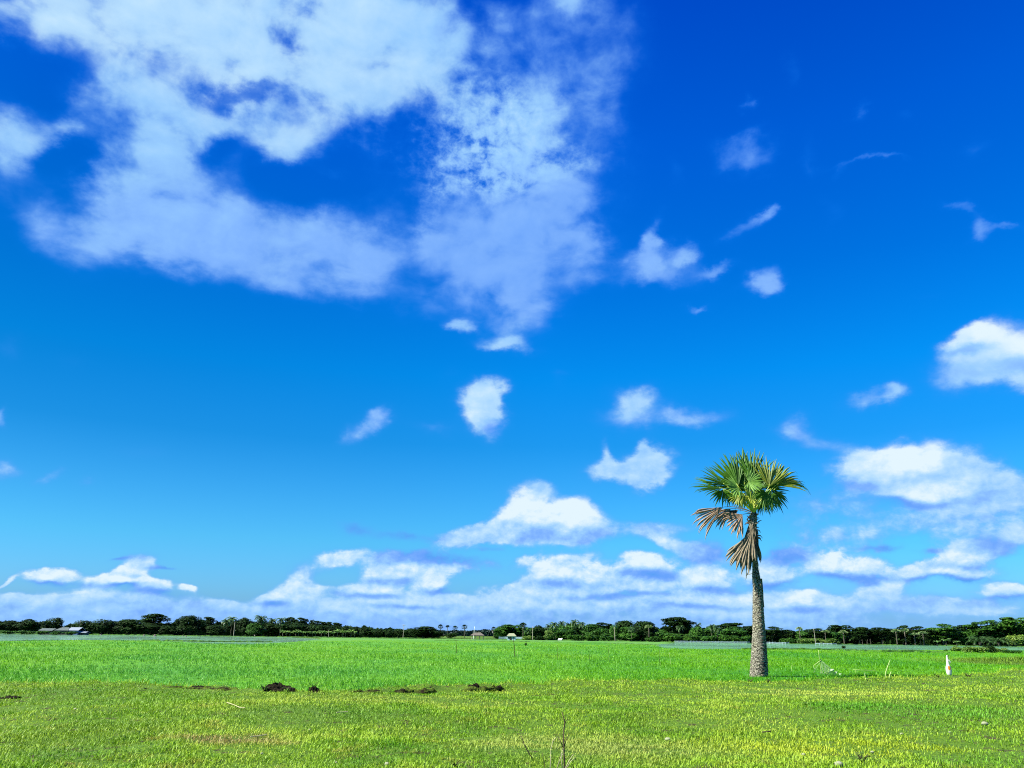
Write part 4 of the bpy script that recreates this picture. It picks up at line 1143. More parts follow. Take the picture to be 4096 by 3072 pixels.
D_, G_, L_ = m_dark, m_mid, m_light
BACK = 'trees standing in the line beyond the fields'
T = [
 # kind, x, top, width, row, material, label
 ('dome', -60, 2470, 110, 1, D_, 'dark round tree cut by the left edge of the picture'),
 ('dome', 22, 2478, 100, 0, D_, 'low dark rounded tree, leftmost whole tree of the far line'),
 ('dome', 105, 2474, 105, 0, D_, 'dark bushy tree between the leftmost tree and the small palm'),
 ('coco', 152, 2478, 26, 2, m_dark, 'small dark palm top beside the tall tree over the tin roofs'),
 ('dome', 205, 2466, 72, 1, D_, 'tall narrow dark tree standing behind the tin roofed house'),
 ('dome', 180, 2486, 70, 2, D_, 'lower dark tree just left of the tall narrow tree by the house'),
 ('coco', 262, 2497, 30, 3, m_dark, 'little palm peeping over the tin roofed house'),
 ('dome', 322, 2476, 82, 0, D_, 'dark round tree behind the leaning pole by the house'),
 ('coco', 350, 2477, 34, 1, m_dark, 'drooping dark palm on the right side of the tree behind the leaning pole'),
 ('dome', 405, 2472, 110, 0, D_, 'broad dark dome tree, first one right of the house'),
 ('dome', 450, 2480, 70, 1, D_, 'right shoulder of dark trees next to the first broad dome'),
 ('dome', 515, 2472, 105, 0, D_, 'second broad dark dome tree right of the house'),
 ('rain', 600, 2454, 118, 1, D_, 'flat topped spreading tree with sky gaps under its crown, left part of the line'),
 ('dome', 590, 2490, 100, 0, D_, 'low dark tree under the flat topped spreading tree'),
 ('coco', 668, 2482, 28, 1, m_dark, 'small dark palm in the dip between two big dark trees'),
 ('dome', 665, 2497, 70, 0, D_, 'low dark tree filling the dip under the small palm'),
 ('coco', 702, 2472, 30, 2, m_dark, 'dark palm top at the left shoulder of the tallest dark dome'),
 ('dome', 758, 2457, 120, 0, D_, 'tallest dark dome tree of the left group'),
 ('rain', 825, 2464, 62, 1, D_, 'dark tree with ragged see through crown right of the tallest dark dome'),
 ('dome', 850, 2495, 90, 0, D_, 'low dark tree left of the drooping coconut palms'),
 ('coco', 893, 2467, 52, 0, m_coco, 'coconut palm with pale hanging fronds, leftmost of the pair by the wooden pole'),
 ('coco', 922, 2458, 50, 1, m_coco, 'taller coconut palm just left of the wooden pole'),
 ('dome', 900, 2485, 70, 2, D_, 'dark tree behind the pair of coconut palms by the wooden pole'),
 ('dome', 972, 2468, 95, 1, D_, 'dark round tree right of the wooden pole'),
 ('dome', 1015, 2486, 80, 0, G_, 'dull green leafy tree under the star shaped coconut palm'),
 ('coco', 1043, 2451, 56, 0, m_coco, 'tall star shaped coconut palm standing above the dark wood'),
 ('dome', 1060, 2478, 80, 1, D_, 'dark tree behind the star shaped coconut palm'),
 ('coco', 1084, 2465, 40, 1, m_coco, 'shorter coconut palm right of the star shaped one'),
 ('coco', 1118, 2462, 42, 0, m_coco, 'coconut palm with bent pale fronds left of the banana row'),
 ('dome', 1105, 2490, 90, 1, D_, 'dark tree under the two coconut palms left of the banana row'),
 ('rain', 1158, 2465, 48, 1, D_, 'small flat crowned dark tree at the head of the descending row'),
 ('rain', 1200, 2466, 52, 1, D_, 'second flat crowned dark tree of the descending row'),
 ('coco', 1240, 2470, 26, 1, m_dark, 'little dark palm rising out of the descending row of trees'),
 ('rain', 1268, 2480, 62, 1, D_, 'third flat crowned dark tree, right of the little palm'),
 ('rain', 1305, 2484, 52, 1, D_, 'fourth flat crowned dark tree of the descending row'),
 ('rain', 1340, 2488, 50, 1, D_, 'last flat crowned dark tree at the low end of the descending row'),
 ('dome', 1180, 2487, 110, 0, D_, 'dark wide tree behind the left end of the banana row'),
 ('dome', 1270, 2493, 120, 0, D_, 'dark wide tree behind the middle of the banana row'),
 ('dome', 1330, 2498, 90, 0, D_, 'dark tree behind the banana row, under the last flat crown'),
 ('dome', 1380, 2503, 75, 0, D_, 'small dark tree above the right end of the banana row'),
 ('dome', 1422, 2503, 46, 1, D_, 'narrow dark tree ending in a thin spike'),
 ('dome', 1455, 2499, 46, 0, D_, 'dark tree with a raised pointed top beside the banana row'),
 ('dome', 1505, 2513, 84, 0, D_, 'low even dark tree in the middle left stretch'),
 ('dome', 1556, 2514, 64, 0, D_, 'low dark tree between the even stretch and the thin dark pole'),
 ('dome', 1595, 2511, 50, 0, D_, 'small dark tree just left of the thin dark pole'),
 ('dome', 1640, 2513, 64, 0, D_, 'low dark tree just right of the thin dark pole'),
 ('rain', 1690, 2505, 110, 0, D_, 'broad flat topped dark tree left of the four lone fan palms'),
 ('dome', 1690, 2520, 100, 1, D_, 'dark undergrowth tree beneath the broad flat topped tree'),
 ('dome', 1748, 2518, 60, 0, D_, 'low dark tree at the foot of the leftmost lone fan palm'),
 ('fan', 1760, 2495, 22, 1, m_dark, 'lone fan palm with a tall oval crown, leftmost of the four'),
 ('umb', 1789, 2501, 17, 3, m_dark, 'smallest lone fan palm with a bare thin trunk'),
 ('fan', 1819, 2501, 23, 1, m_dark, 'lone fan palm with a ragged crown, third of the four'),
 ('fan', 1857, 2496, 26, 1, m_dark, 'lone fan palm nearest the open thatched hut'),
 ('fan', 1974, 2505, 20, 1, m_dark, 'fan palm against the first bright green tree right of the hut'),
 ('shrub', 1805, 2528, 60, 0, D_, 'dark bush at the feet of the lone fan palms'),
 ('dome', 2005, 2502, 60, 1, G_, 'green tree at the left end of the sunlit line'),
 ('rain', 2045, 2495, 112, 1, G_, 'broad green domed tree above the small grey roofed house'),
 ('dome', 2040, 2515, 110, 2, G_, 'green tree close behind the small grey roofed house'),
 ('umb', 2092, 2491, 26, 0, m_dark, 'umbrella shaped palm rising right of the small house'),
 ('dome', 2112, 2504, 74, 1, G_, 'green tree under the umbrella shaped palm'),
 ('coco', 2110, 2515, 44, 0, m_coco, 'short young coconut palm left of the pale utility pole'),
 ('dome', 2152, 2499, 60, 0, D_, 'dark green tree with a small peak, just right of the pale utility pole'),
 ('dome', 2180, 2508, 70, 1, D_, 'dark green tree left of the clump of coconut palms'),
 ('coco', 2186, 2502, 40, 0, m_coco, 'low coconut palm at the left foot of the palm clump'),
 ('coco', 2197, 2489, 32, 2, m_coco, 'coconut palm at the upper left of the palm clump'),
 ('coco', 2222, 2479, 46, 0, m_coco, 'big coconut palm with a full drooping head in the palm clump'),
 ('coco', 2246, 2476, 36, 2, m_coco, 'coconut palm with one upright frond in the palm clump'),
 ('coco', 2275, 2482, 38, 1, m_coco, 'middle coconut palm of the clump, lower than its neighbours'),
 ('coco', 2298, 2469, 34, 0, m_coco, 'tallest coconut palm of the sunlit clump'),
 ('coco', 2331, 2477, 42, 0, m_coco, 'coconut palm at the right end of the palm clump'),
 ('dome', 2197, 2518, 40, -1, L_, 'yellow green bushy tree in front of the palm clump'),
 ('dome', 2245, 2497, 90, 1, G_, 'leafy green tree below the left coconut palms of the clump'),
 ('dome', 2310, 2490, 96, 1, G_, 'leafy green tree below the tallest coconut palm'),
 ('dome', 2265, 2515, 110, 0, G_, 'low leafy green tree behind the white sheet'),
 ('dome', 2362, 2490, 64, 0, G_, 'green tree right of the palm clump'),
 ('rain', 2412, 2486, 74, 1, D_, 'dark green flat topped tree left of the bare wooden pole'),
 ('dome', 2400, 2505, 90, 0, G_, 'lower green tree in front of the dark flat topped one'),
 ('dome', 2460, 2491, 46, 0, G_, 'narrow green tree directly behind the bare wooden pole'),
 ('dome', 2510, 2476, 100, 1, D_, 'left half of the largest dark green crown'),
 ('dome', 2572, 2478, 110, 0, D_, 'right half of the largest dark green crown, rounded at its end'),
 ('dome', 2530, 2500, 110, 0, G_, 'green leafy tree under the largest dark green crown'),
 ('coco', 2527, 2502, 34, -1, m_coco, 'pale coconut palm in the shade of the largest crown'),
 ('umb', 2597, 2500, 30, -1, m_fanfar, 'pale round headed fan palm at the end of the largest crown'),
 ('dome', 2645, 2515, 70, 0, G_, 'low green tree in the notch between the two great crowns'),
 ('rain', 2715, 2464, 128, 1, D_, 'high domed dark tree right of the notch'),
 ('dome', 2735, 2474, 90, 1, D_, 'dark mass forming the right slope of the high domed tree'),
 ('coco', 2722, 2493, 34, 0, m_coco, 'pale coconut palm hanging before the high domed tree'),
 ('coco', 2796, 2483, 30, 1, m_coco, 'coconut palm just right of the high domed tree'),
 ('dome', 2790, 2500, 70, 0, G_, 'green tree under the coconut palm beside the high dome'),
 ('dome', 2690, 2530, 100, -1, G_, 'low bright green tree before the high domed tree'),
 ('dome', 2760, 2532, 80, -1, G_, 'low bright green tree at the left end of the blue fence'),
 ('coco', 2848, 2488, 38, 0, m_coco, 'coconut palm with spiky head left of the lone big palm trunk'),
 ('dome', 2855, 2499, 80, 1, G_, 'green tree behind the spiky headed coconut palm'),
 ('coco', 2872, 2502, 34, -1, m_coco, 'short pale coconut palm beside the spiky headed one'),
 ('rain', 2935, 2488, 140, 1, D_, 'wide dark green dome just left of the lone big palm trunk'),
 ('dome', 2940, 2505, 120, 0, G_, 'green tree under the wide dome left of the lone trunk'),
 ('dome', 3020, 2497, 80, 1, D_, 'dark tree partly hidden by the lone big palm trunk'),
 ('rain', 3090, 2505, 100, 0, D_, 'dark green dome just right of the lone big palm trunk'),
 ('dome', 3085, 2518, 90, 1, D_, 'dark tree under the dome right of the lone trunk'),
 ('rain', 3158, 2518, 66, 1, D_, 'thin crowned low tree with white patches showing through'),
 ('umb', 3203, 2508, 26, 0, m_fanfar, 'pale fan palm left of the leaning pole on the right'),
 ('dome', 3215, 2518, 90, 1, G_, 'green tree behind the pale fan palm near the right leaning pole'),
 ('rain', 3270, 2510, 80, 0, D_, 'dark tree behind the leaning pole on the right'),
 ('umb', 3305, 2520, 30, -1, m_fanfar, 'pale fan palm right of the leaning pole'),
 ('rain', 3362, 2496, 100, 1, D_, 'dark tree with two wispy top layers right of the leaning pole'),
 ('umb', 3378, 2522, 30, -1, m_fanfar, 'pale fan palm under the tree with wispy layers'),
 ('dome', 3340, 2524, 90, 0, G_, 'bright green low tree under the wispy layered tree'),
 ('rain', 3440, 2508, 96, 0, D_, 'flat topped dark tree with bare slanting trunks under it'),
 ('rain', 3528, 2506, 100, 0, D_, 'flat topped dark tree left of the pale fan palm cluster'),
 ('dome', 3480, 2522, 120, 1, D_, 'dark tree behind the bare slanting trunks'),
 ('umb', 3590, 2517, 30, -1, m_fanfar, 'pale fan palm, leftmost of the cluster on the right'),
 ('umb', 3625, 2514, 32, -1, m_fanfar, 'pale fan palm, tallest of the cluster on the right'),
 ('umb', 3662, 2532, 34, -1, m_fanfar, 'pale fan palm with a slim clear trunk in the right cluster'),
 ('umb', 3697, 2526, 34, -1, m_fanfar, 'pale fan palm, rightmost of the cluster'),
 ('rain', 3615, 2500, 80, 1, D_, 'dark tree with thin flat sprays above the fan palm cluster'),
 ('rain', 3685, 2504, 100, 0, D_, 'dark rounded tree right of the flat sprays'),
 ('dome', 3650, 2524, 110, 1, D_, 'dark tree behind the fan palm cluster'),
 ('rain', 3775, 2494, 124, 0, G_, 'bright green layered tree left of the scrub clump'),
 ('dome', 3770, 2512, 110, 1, D_, 'darker tree under the bright green layered one'),
 ('rain', 3868, 2500, 92, 1, D_, 'dark flat tree between the two bright layered trees'),
 ('rain', 3905, 2486, 50, 1, D_, 'small flat wispy crown standing free against the sky on the right'),
 ('rain', 3960, 2479, 130, 0, G_, 'tall bright layered tree above the drooping date palms'),
 ('dome', 3950, 2505, 130, 1, D_, 'dark tree behind the drooping date palms'),
 ('rain', 4065, 2463, 130, 0, G_, 'tallest layered tree near the right edge'),
 ('dome', 4065, 2490, 120, 1, D_, 'dark tree under the tallest layered tree at the right edge'),
 ('rain', 4170, 2460, 130, 0, G_, 'layered tree cut by the right edge of the picture'),
 ('dome', 3860, 2520, 100, 0, G_, 'leafy green tree behind the left date palm'),
 ('date', 3922, 2540, 84, -1, m_coco, 'date palm with arching fronds behind the scrub clump'),
 ('date', 3997, 2545, 88, -1, m_coco, 'date palm with drooping fronds nearest the right edge'),
 ('shrub', 4070, 2532, 60, -1, L_, 'light green bush right of the date palms'),
 ('banana', 3786, 2547, 36, -2, m_banana, 'banana plant with star spread leaves left of the scrub clump'),
 ('banana', 3750, 2556, 26, -2, m_banana, 'smaller banana plant beside the star leaved one'),
 ('banana', 3828, 2556, 26, -2, m_banana, 'banana plant with one bent leaf close to the scrub clump'),
 ('banana', 2520, 2548, 24, -1, m_banana, 'banana plant in the shade under the largest crown'),
 ('shrub', 3150, 2548, 60, -1, G_, 'green bush behind the blue fence right of the lone trunk'),
 ('shrub', 3230, 2550, 70, -1, L_, 'light green bush left of the right leaning pole'),
 ('shrub', 3310, 2552, 80, -1, L_, 'light green bush right of the right leaning pole'),
 ('shrub', 2820, 2540, 80, -1, G_, 'green bush behind the middle of the blue fence'),
 ('shrub', 2880, 2538, 80, -1, G_, 'green bush behind the blue fence, left of the lone trunk'),
 ('shrub', 2960, 2540, 90, -1, G_, 'green bush at the fence close to the lone trunk'),
 ('shrub', 2620, 2540, 70, -1, G_, 'green bush under the notch between the great crowns'),
 ('shrub', 2360, 2535, 70, -1, G_, 'green bush left of the bare wooden pole'),
 ('shrub', 2430, 2538, 60, -1, G_, 'green bush at the foot of the bare wooden pole'),
 ('shrub', 2300, 2535, 60, -1, G_, 'green bush right of the white sheet'),
 ('shrub', 2110, 2540, 50, -1, L_, 'light green bush left of the pale utility pole'),
 ('shrub', 2160, 2540, 46, -1, D_, 'dark bush right of the pale utility pole'),
 ('shrub', 30, 2520, 80, -4, G_, 'low green bush, leftmost at the far field edge'),
 ('shrub', 105, 2519, 70, -4, G_, 'low green bush left of the tin roofed house'),
 ('shrub', 165, 2521, 60, -4, G_, 'low green bush in front of the dark shed by the house'),
 ('shrub', 225, 2523, 56, -4, G_, 'low green bush in front of the tin roofed house'),
 ('shrub', 282, 2524, 50, -4, G_, 'low green bush below the bright tin roof'),
]
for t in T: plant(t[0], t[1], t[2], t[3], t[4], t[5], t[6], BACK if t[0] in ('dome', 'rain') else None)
k = 0
for x in range(1128, 1432, 17):
    plant('banana', x + TRNG.uniform(-4, 4), 2517 + TRNG.uniform(-4, 5) - (5 if x > 1340 else 0), 25, -1, m_banana,
          'pale green banana plant in the row in front of the dark trees', 'banana plants in a row before the dark wood')
# scrub on the low mound among the rice
for i, (x, top, w_, by, mt, lb) in enumerate(((3830, 2582, 56, 2612, L_, 'light bush at the left end of the scrub clump on the mound'), (3875, 2584, 60, 2617, L_, 'green bush, second in the scrub clump from its left end'),
                                       (3918, 2583, 62, 2618, L_, 'light bush in the middle of the scrub clump'), (3962, 2574, 50, 2617, D_, 'dark upright bush, tallest of the scrub clump'),
                                       (4000, 2590, 60, 2616, L_, 'low light bush at the right end of the scrub clump'), (4052, 2598, 60, 2620, m_mid, 'thin low bush on the brown mound'),
                                       (3785, 2596, 18, 2609, m_mid, 'tiny weed standing left of the scrub clump'), (3375, 2582, 16, 2596, D_, 'small dark leafy weed at the pale water strip'),
                                       (3417, 2595, 20, 2603, D_, 'small dark weed right of the one at the water strip'), (2103, 2568, 10, 2586, D_, 'small dark weed sticking out of the young rice'))):
    if i < 6:
        g = onto(x, by - 2); yy = g.y
    else:
        g = on_z(x, by, FIELD_Z); yy = g.y
    t = on_y(x, top, yy); cm, tm = get_proto('shrub', i % 3, mt); root = empty('shrub', g, TRNG.uniform(0, 6))
    wd = w_ * yy / FPX * 1.1; root.scale = (wd, wd, (t.z - g.z) / .85); tag(root, lb, 'shrub' if i < 6 else 'weed')
    link(bpy.data.objects.new('crown', cm), root); link(bpy.data.objects.new('stem', tm), root)

# dark thicket closing the foot of the line, and the far wood in the gap
def wood_band(name, xs, tops, y_k, mat, label, size, n, depth, base=None):
    rr = random.Random(len(label)); mb = MB()
    for i in range(n):
        x = rr.uniform(xs[0], xs[-1]); g = on_z(x, base_y(x), FIELD_Z) * y_k; g.z = FIELD_Z
        top = float(np.interp(x, xs, tops)); g = Vector((g.x, g.y + rr.uniform(0, depth), FIELD_Z)); h = on_y(x, top, g.y).z - FIELD_Z
        h *= .86 + .14 * math.sin(x * .11) * math.sin(x * .037 + 1)
        p = g + Vector((rr.gauss(0, .5), 0, h * (1 - rr.random() ** 1.6)))
        a_ = Vector((rr.gauss(0, 1), rr.gauss(0, .6), rr.gauss(0, .6))).normalized(); b_ = a_.cross(Vector((rr.gauss(0, .3), 1, rr.gauss(0, .3)))).normalized()
        s1 = size * rr.uniform(.6, 1.5); s2 = s1 * rr.uniform(.5, .9)
        mb.add([p - a_ * s1, p + b_ * s2, p + a_ * s1, p - b_ * s2], [(0, 1, 2, 3)])
    o = mb.build(name, mat); return tag(o, label, kind='stuff')
wood_band('thicket', [-300, 0, 170, 240, 290, 700, 1150, 1300, 1500, 1740, 1745], [2486, 2490, 2498, 2512, 2500, 2494, 2496, 2504, 2517, 2524, 2550], 1.05, m_dark, 'dark thicket behind the left trees', 1.0, 28000, 3)
wood_band('thicket', [1985, 2050, 2500, 3000, 3180, 3400, 4096, 4500], [2524, 2516, 2508, 2514, 2530, 2522, 2514, 2505], 1.05, m_dark, 'dark thicket behind the right trees', 1.0, 26000, 3)
m_farwood = leafmat('far wood', (.010, .028, .022), (.018, .045, .036), .05, .1)  # blue haze of distance mixed into the leaf colour
wood_band('far_woods', [1640, 1720, 1800, 1880, 1905, 1940, 1980, 2030], [2520, 2526, 2527, 2527, 2528, 2521, 2524, 2524], 1.9, m_farwood, 'dark bluish wood far behind the hut and the lone fan palms', 1.5, 9000, 8)

# ------------------------------------------------------------------ poles
def pole(name, bx, by, tx, ty, r0, mat, label, cat, arm=False, z=FIELD_Z, dyt=0.0, group=None, crook=0.0):
    if z == FIELD_Z: by = max(by, base_y(bx) + 1.5)
    g = on_z(bx, by, z); t = on_y(tx, ty, g.y + dyt) - g
    root = empty(name, g); tag(root, label, cat, group); mb = MB(); rr = random.Random(int(bx))
    n = 7; pts = [t * (i / n) + Vector((rr.uniform(-1, 1) * crook, 0, 0)) * (0 < i < n) for i in range(n + 1)]; pts[0] = pts[0] - Vector((0, 0, .2))
    mb.tube(pts, [r0 * (1 - .4 * i / n) for i in range(n + 1)], 7); mb.build('shaft', mat, root, True)
    if arm:
        a_ = MB(); p = t * .92; a_.box((p.x, p.y - .06, p.z), (1.3, .09, .09)); a_.build('crossarm', mat, root)
        for s_ in (-.55, .55):
            b_ = MB(); b_.tube([p + Vector((s_, -.06, .05)), p + Vector((s_, -.06, .17)), p + Vector((s_, -.06, .22))], [.035, .05, .02], 6); b_.build('insulator', m_white, root)
    return root
pole('pole', 315, 2531, 322, 2483, .09, m_pale, 'thin pale pole leaning right beside the tin roofed house', 'pole', crook=.02)
pole('pole', 934, 2545, 940, 2490, .15, m_pale, 'stout pale wooden pole before the dark coconut trees', 'pole', crook=.03)
pole('utility_pole', 1612, 2553, 1616, 2497, .12, m_pale, 'thin utility pole rising above the low dark trees', 'utility pole', arm=True)
pole('pole', 1893, 2553, 1899, 2506, .11, m_white, 'slanting white pole in front of the thatched hut', 'pole')
pole('utility_pole', 2131, 2557, 2130, 2506, .14, m_pale, 'pale straight pole left of the coconut palm clump', 'utility pole')
pole('pole', 2461, 2564, 2457, 2508, .14, m_pale, 'bare wooden pole in front of the green trees left of the largest crown', 'pole', crook=.03)
pole('pole', 3263, 2577, 3255, 2514, .13, m_pale, 'tall thin pole leaning left, right of the lone big palm', 'pole', crook=.03)
pole('pole', 1314, 2550, 1314, 2522, .10, m_pale, 'short pale post standing in the banana row', 'post')
pole('pole', 90, 2532, 89, 2520, .16, m_pale, 'short whitish post left of the tin roofed house', 'post')
pole('pole', 1019, 2545, 1019, 2539, .22, m_pale, 'stubby pale post at the foot of the star shaped palm', 'post')
# pale bare trunks seen under the flat topped trees on the right
for x, tx, ty, lb in ((3451, 3448, 2558, 'slim pale bare trunk, leftmost under the flat topped tree'), (3468, 3469, 2558, 'upright pale bare trunk under the flat topped tree'),
                      (3485, 3480, 2556, 'pale bare trunk slanting left, rightmost under the flat topped tree'), (3532, 3532, 2562, 'short pale bare trunk alone right of the slanting ones')):
    pole('bare_trunk', x, 2580, tx, ty, .10, m_wood, lb, 'tree trunk', crook=.06)

# ------------------------------------------------------------------ houses
def gable_house(bx, by, wpx, eave, ridge_y, depth, roof_mat, wall_mat, label, name='house', front_panel=None, over=.35, hip=False, post=False):
    g = on_z(bx, max(by, base_y(bx) + 2.6), FIELD_Z); w_ = wpx * g.y / FPX; he = on_y(bx, eave, g.y).z - FIELD_Z; hr = on_y(bx, ridge_y, g.y + depth * .5).z - FIELD_Z
    root = empty(name, g); tag(root, label, 'house' if name == 'house' else name.replace('_', ' '))
    if not post:
        mb = MB(); t_ = .12
        mb.box((0, 0, he / 2), (w_, t_, he)); mb.box((0, depth, he / 2), (w_, t_, he)); mb.box((-w_ / 2, depth / 2, he / 2), (t_, depth - t_, he)); mb.box((w_ / 2, depth / 2, he / 2), (t_, depth - t_, he))
        mb.build('wall', wall_mat, root)
        d_ = MB(); d_.box((-w_ * .12, -.09, he * .40), (.8, .05, he * .8)); d_.build('door', m_darkwall, root)
        for s_ in (.25, -.36):
            d_ = MB(); d_.box((w_ * s_, -.09, he * .58), (.7, .05, he * .3)); d_.build('window', m_darkwall, root)
    else:
        for sx in (-.48, -.16, .16, .48):
            for yy in (0, depth):
                mb = MB(); mb.tube([(w_ * sx, yy, -.1), (w_ * sx, yy, he * 1.02)], .07, 6); mb.build('post', m_pale, root)
    mb = MB(); o_ = over; cut = w_ * .3 if hip else 0
    a_ = [(-w_ / 2 - o_, -o_, he), (w_ / 2 + o_, -o_, he), (w_ / 2 + o_, depth + o_, he), (-w_ / 2 - o_, depth + o_, he), (-w_ / 2 - o_ + cut, depth / 2, hr), (w_ / 2 + o_ - cut, depth / 2, hr)]
    b_ = [(x, y, z - .12) for x, y, z in a_]
    mb.add(a_ + b_, [(0, 1, 5, 4), (2, 3, 4, 5), (0, 4, 3), (1, 2, 5), (7, 6, 10, 11), (9, 8, 11, 10), (6, 9, 10), (7, 11, 8), (0, 6, 7, 1), (2, 8, 9, 3), (1, 7, 8, 2), (3, 9, 6, 0)])
    mb.build('roof', roof_mat, root); return root
gable_house(180, 2533, 46, 2522, 2513, 4, m_oldtin, m_darkwall, 'dark low shed with a weathered roof, left of the tin roofed house', 'shed')
h1 = gable_house(243, 2533, 46, 2521, 2509, 5, m_oldtin, m_darkwall, 'grey hip roofed house between the dark shed and the bright tin roof', hip=True)
h2 = gable_house(290, 2533, 36, 2521, 2509, 4.5, m_tin, m_bluewall, 'house with a bright tin roof over blue walls, beside the thin leaning pole')
gable_house(331, 2534, 18, 2530, 2526, 2.5, m_tin, m_oldtin, 'tiny greyish hut right of the thin leaning pole', 'hut')
gable_house(2046, 2556, 30, 2544, 2533, 4, m_stone, m_fence, 'small house with a pale pointed roof behind the picket fence', hip=True)
hut = gable_house(1909, 2552, 46, 2541, 2531, 5, m_thatch, m_darkwall, 'open thatched hut on posts with bare rafters on its roof', 'hut', hip=True, post=True)
g = hut.location
for i in range(6):
    a_ = on_y(1903 + i * 3.4, 2534, g.y) - g; b_ = on_y(1905 + i * 3.4 + (i - 3) * .6, 2527 + (i % 3), g.y) - g
    mb = MB(); mb.tube([a_ + Vector((0, 2, 0)), b_ + Vector((0, 2, 0))], .07, 5); mb.build('rafter', m_pale, hut)
# white sheet at the field edge
g = on_z(2240, 2564, FIELD_Z); root = empty('sheet', g); tag(root, 'white sheet lying on a low frame at the field edge below the palm clump', 'sheet')
mb = MB(); c = [on_y(x, y, g.y + d_) - g for x, y, d_ in ((2231, 2560, 0), (2246, 2560, 0), (2250, 2553, .7), (2235, 2553, .7))]
mb.add(c + [p - Vector((0, 0, .06)) for p in c], [(0, 1, 2, 3), (7, 6, 5, 4), (0, 4, 5, 1), (1, 5, 6, 2), (2, 6, 7, 3), (3, 7, 4, 0)]); mb.build('cloth', m_white, root)
for p in c[2:]:
    mb = MB(); mb.tube([(p.x, p.y, -.05), (p.x, p.y, p.z - .03)], .04, 5); mb.build('leg', m_pale, root)
# straw heaps along the foot of the dark trees
for i, (x, y, w_, lb) in enumerate(((403, 2539, 9, 'pale straw heap at the foot of the first broad dark dome'), (576, 2541, 10, 'pale straw heap under the flat topped spreading tree'),
                                 (619, 2543, 14, 'widest pale straw heap at the foot of the dark trees'), (731, 2544, 7, 'small pale straw heap, left one of the two under the tallest dark dome'),
                                 (744, 2545, 9, 'small pale straw heap, right one of the two under the tallest dark dome'))):
    g = on_z(x, y + 1.5, FIELD_Z + .05); r_ = w_ * g.y / FPX / 2; mb = MB(); n = 10; rings = ((1, 0), (.85, .35), (.5, .75), (.12, 1.0)); vs = []; fs = []
    for q, zz in rings:
        for k in range(n): a_ = k * 6.283 / n; vs.append((math.cos(a_) * r_ * q * random.uniform(.85, 1.1), math.sin(a_) * r_ * .7 * q, zz * r_ * 1.0 * random.uniform(.85, 1.1)))
    for i_ in range(3):
        for k in range(n): fs.append((i_ * n + k, i_ * n + (k + 1) % n, (i_ + 1) * n + (k + 1) % n, (i_ + 1) * n + k))
    fs.append(tuple(3 * n + k for k in range(n))); mb.add(vs, fs); o = mb.build('straw_heap', m_thatch, None, True); o.location = g; tag(o, lb, 'straw heap')

# ------------------------------------------------------------------ fences
def fence(pix, top_off, rails, step, mat, label, picket=False):
    pts = []
    for (x0, y0), (x1, y1) in zip(pix[:-1], pix[1:]):
        n = max(1, int(abs(x1 - x0) / step)); y0 += 1.6; y1 += 1.6; pts += [on_z(x0 + (x1 - x0) * i / n, y0 + (y1 - y0) * i / n, FIELD_Z) for i in range(n)]
    pts.append(on_z(*pix[-1], FIELD_Z)); g = pts[0]; root = empty('fence', g); tag(root, label, 'fence'); h_ = top_off * g.y / FPX
    for p in pts:
        q = p - g; mb = MB(); mb.tube([q - Vector((0, 0, .1)), q + Vector((0, 0, h_ * random.uniform(.95, 1.15)))], .055, 5); mb.build('post', mat, root)
    for i in range(rails):
        z = h_ * (.92 - .34 * i); mb = MB()
        for a_, b_ in zip(pts[:-1], pts[1:]):
            mb.tube([a_ - g + Vector((0, -.07, z + random.uniform(-.05, .05))), b_ - g + Vector((0, -.07, z + random.uniform(-.05, .05)))], .04, 4)
        mb.build('rail', mat, root)
    if picket:
        mb = MB()
        for a_, b_ in zip(pts[:-1], pts[1:]):
            for i in range(8):
                c_ = a_.lerp(b_, (i + .5) / 8) - g; mb.box((c_.x, c_.y - .12, h_ * .45), (.16, .03, h_ * .9 * random.uniform(.9, 1.1)))
        mb.build('pickets', mat, root)
    return root
fence([(1996, 2557), (2020, 2557), (2104, 2559)], 11, 2, 14, m_fence, 'faded bluish picket fence before the small pale roofed house', True)
fence([(2700, 2570), (2850, 2572), (3000, 2574)], 7.5, 3, 12, m_fence, 'long faded blue rail fence left of the lone palm trunk')
fence([(3066, 2575), (3156, 2577)], 8, 3, 12, m_fence, 'faded blue rail fence right of the lone palm trunk')
fence([(3262, 2578), (3345, 2580)], 7, 2, 14, m_fence, 'low blue rail fence at the foot of the leaning pole on the right')

# ------------------------------------------------------------------ sticks in the rice
ST = [(1826, 2619, 1825, 2561, .035, m_dkstick, 'dark upright stick in the rice, leftmost of the sticks'), (2061, 2634, 2054, 2556, .045, m_dkstick, 'tall dark stick leaning left in the rice'),
      (2068, 2630, 2072, 2600, .03, m_bamboo, 'short pale stick beside the tall leaning dark one'), (2228, 2645, 2232, 2582, .022, m_dkstick, 'thin dark stick, third tall one from the left'),
      (2329, 2642, 2325, 2604, .014, m_bamboo, 'short faint pale stick between two thin dark ones'), (2358, 2652, 2355, 2597, .02, m_dkstick, 'thin dark stick with a twig near its foot'),
      (2437, 2660, 2432, 2580, .024, m_dkstick, 'long thin dark stick near the middle of the rice'), (2640, 2671, 2638, 2603, .024, m_dkstick, 'dark stick halfway between the long thin one and the palm'),
      (2683, 2668, 2678, 2610, .016, m_bamboo, 'faint pale stick right beside the one halfway to the palm'), (2277, 2640, 2274, 2612, .012, m_bamboo, 'smallest faint stick in the rice')]
for s_ in ST: pole('stick', *s_[:4], s_[4], s_[5], s_[6], 'stick', crook=.03, z=FIELD_Z + .1)

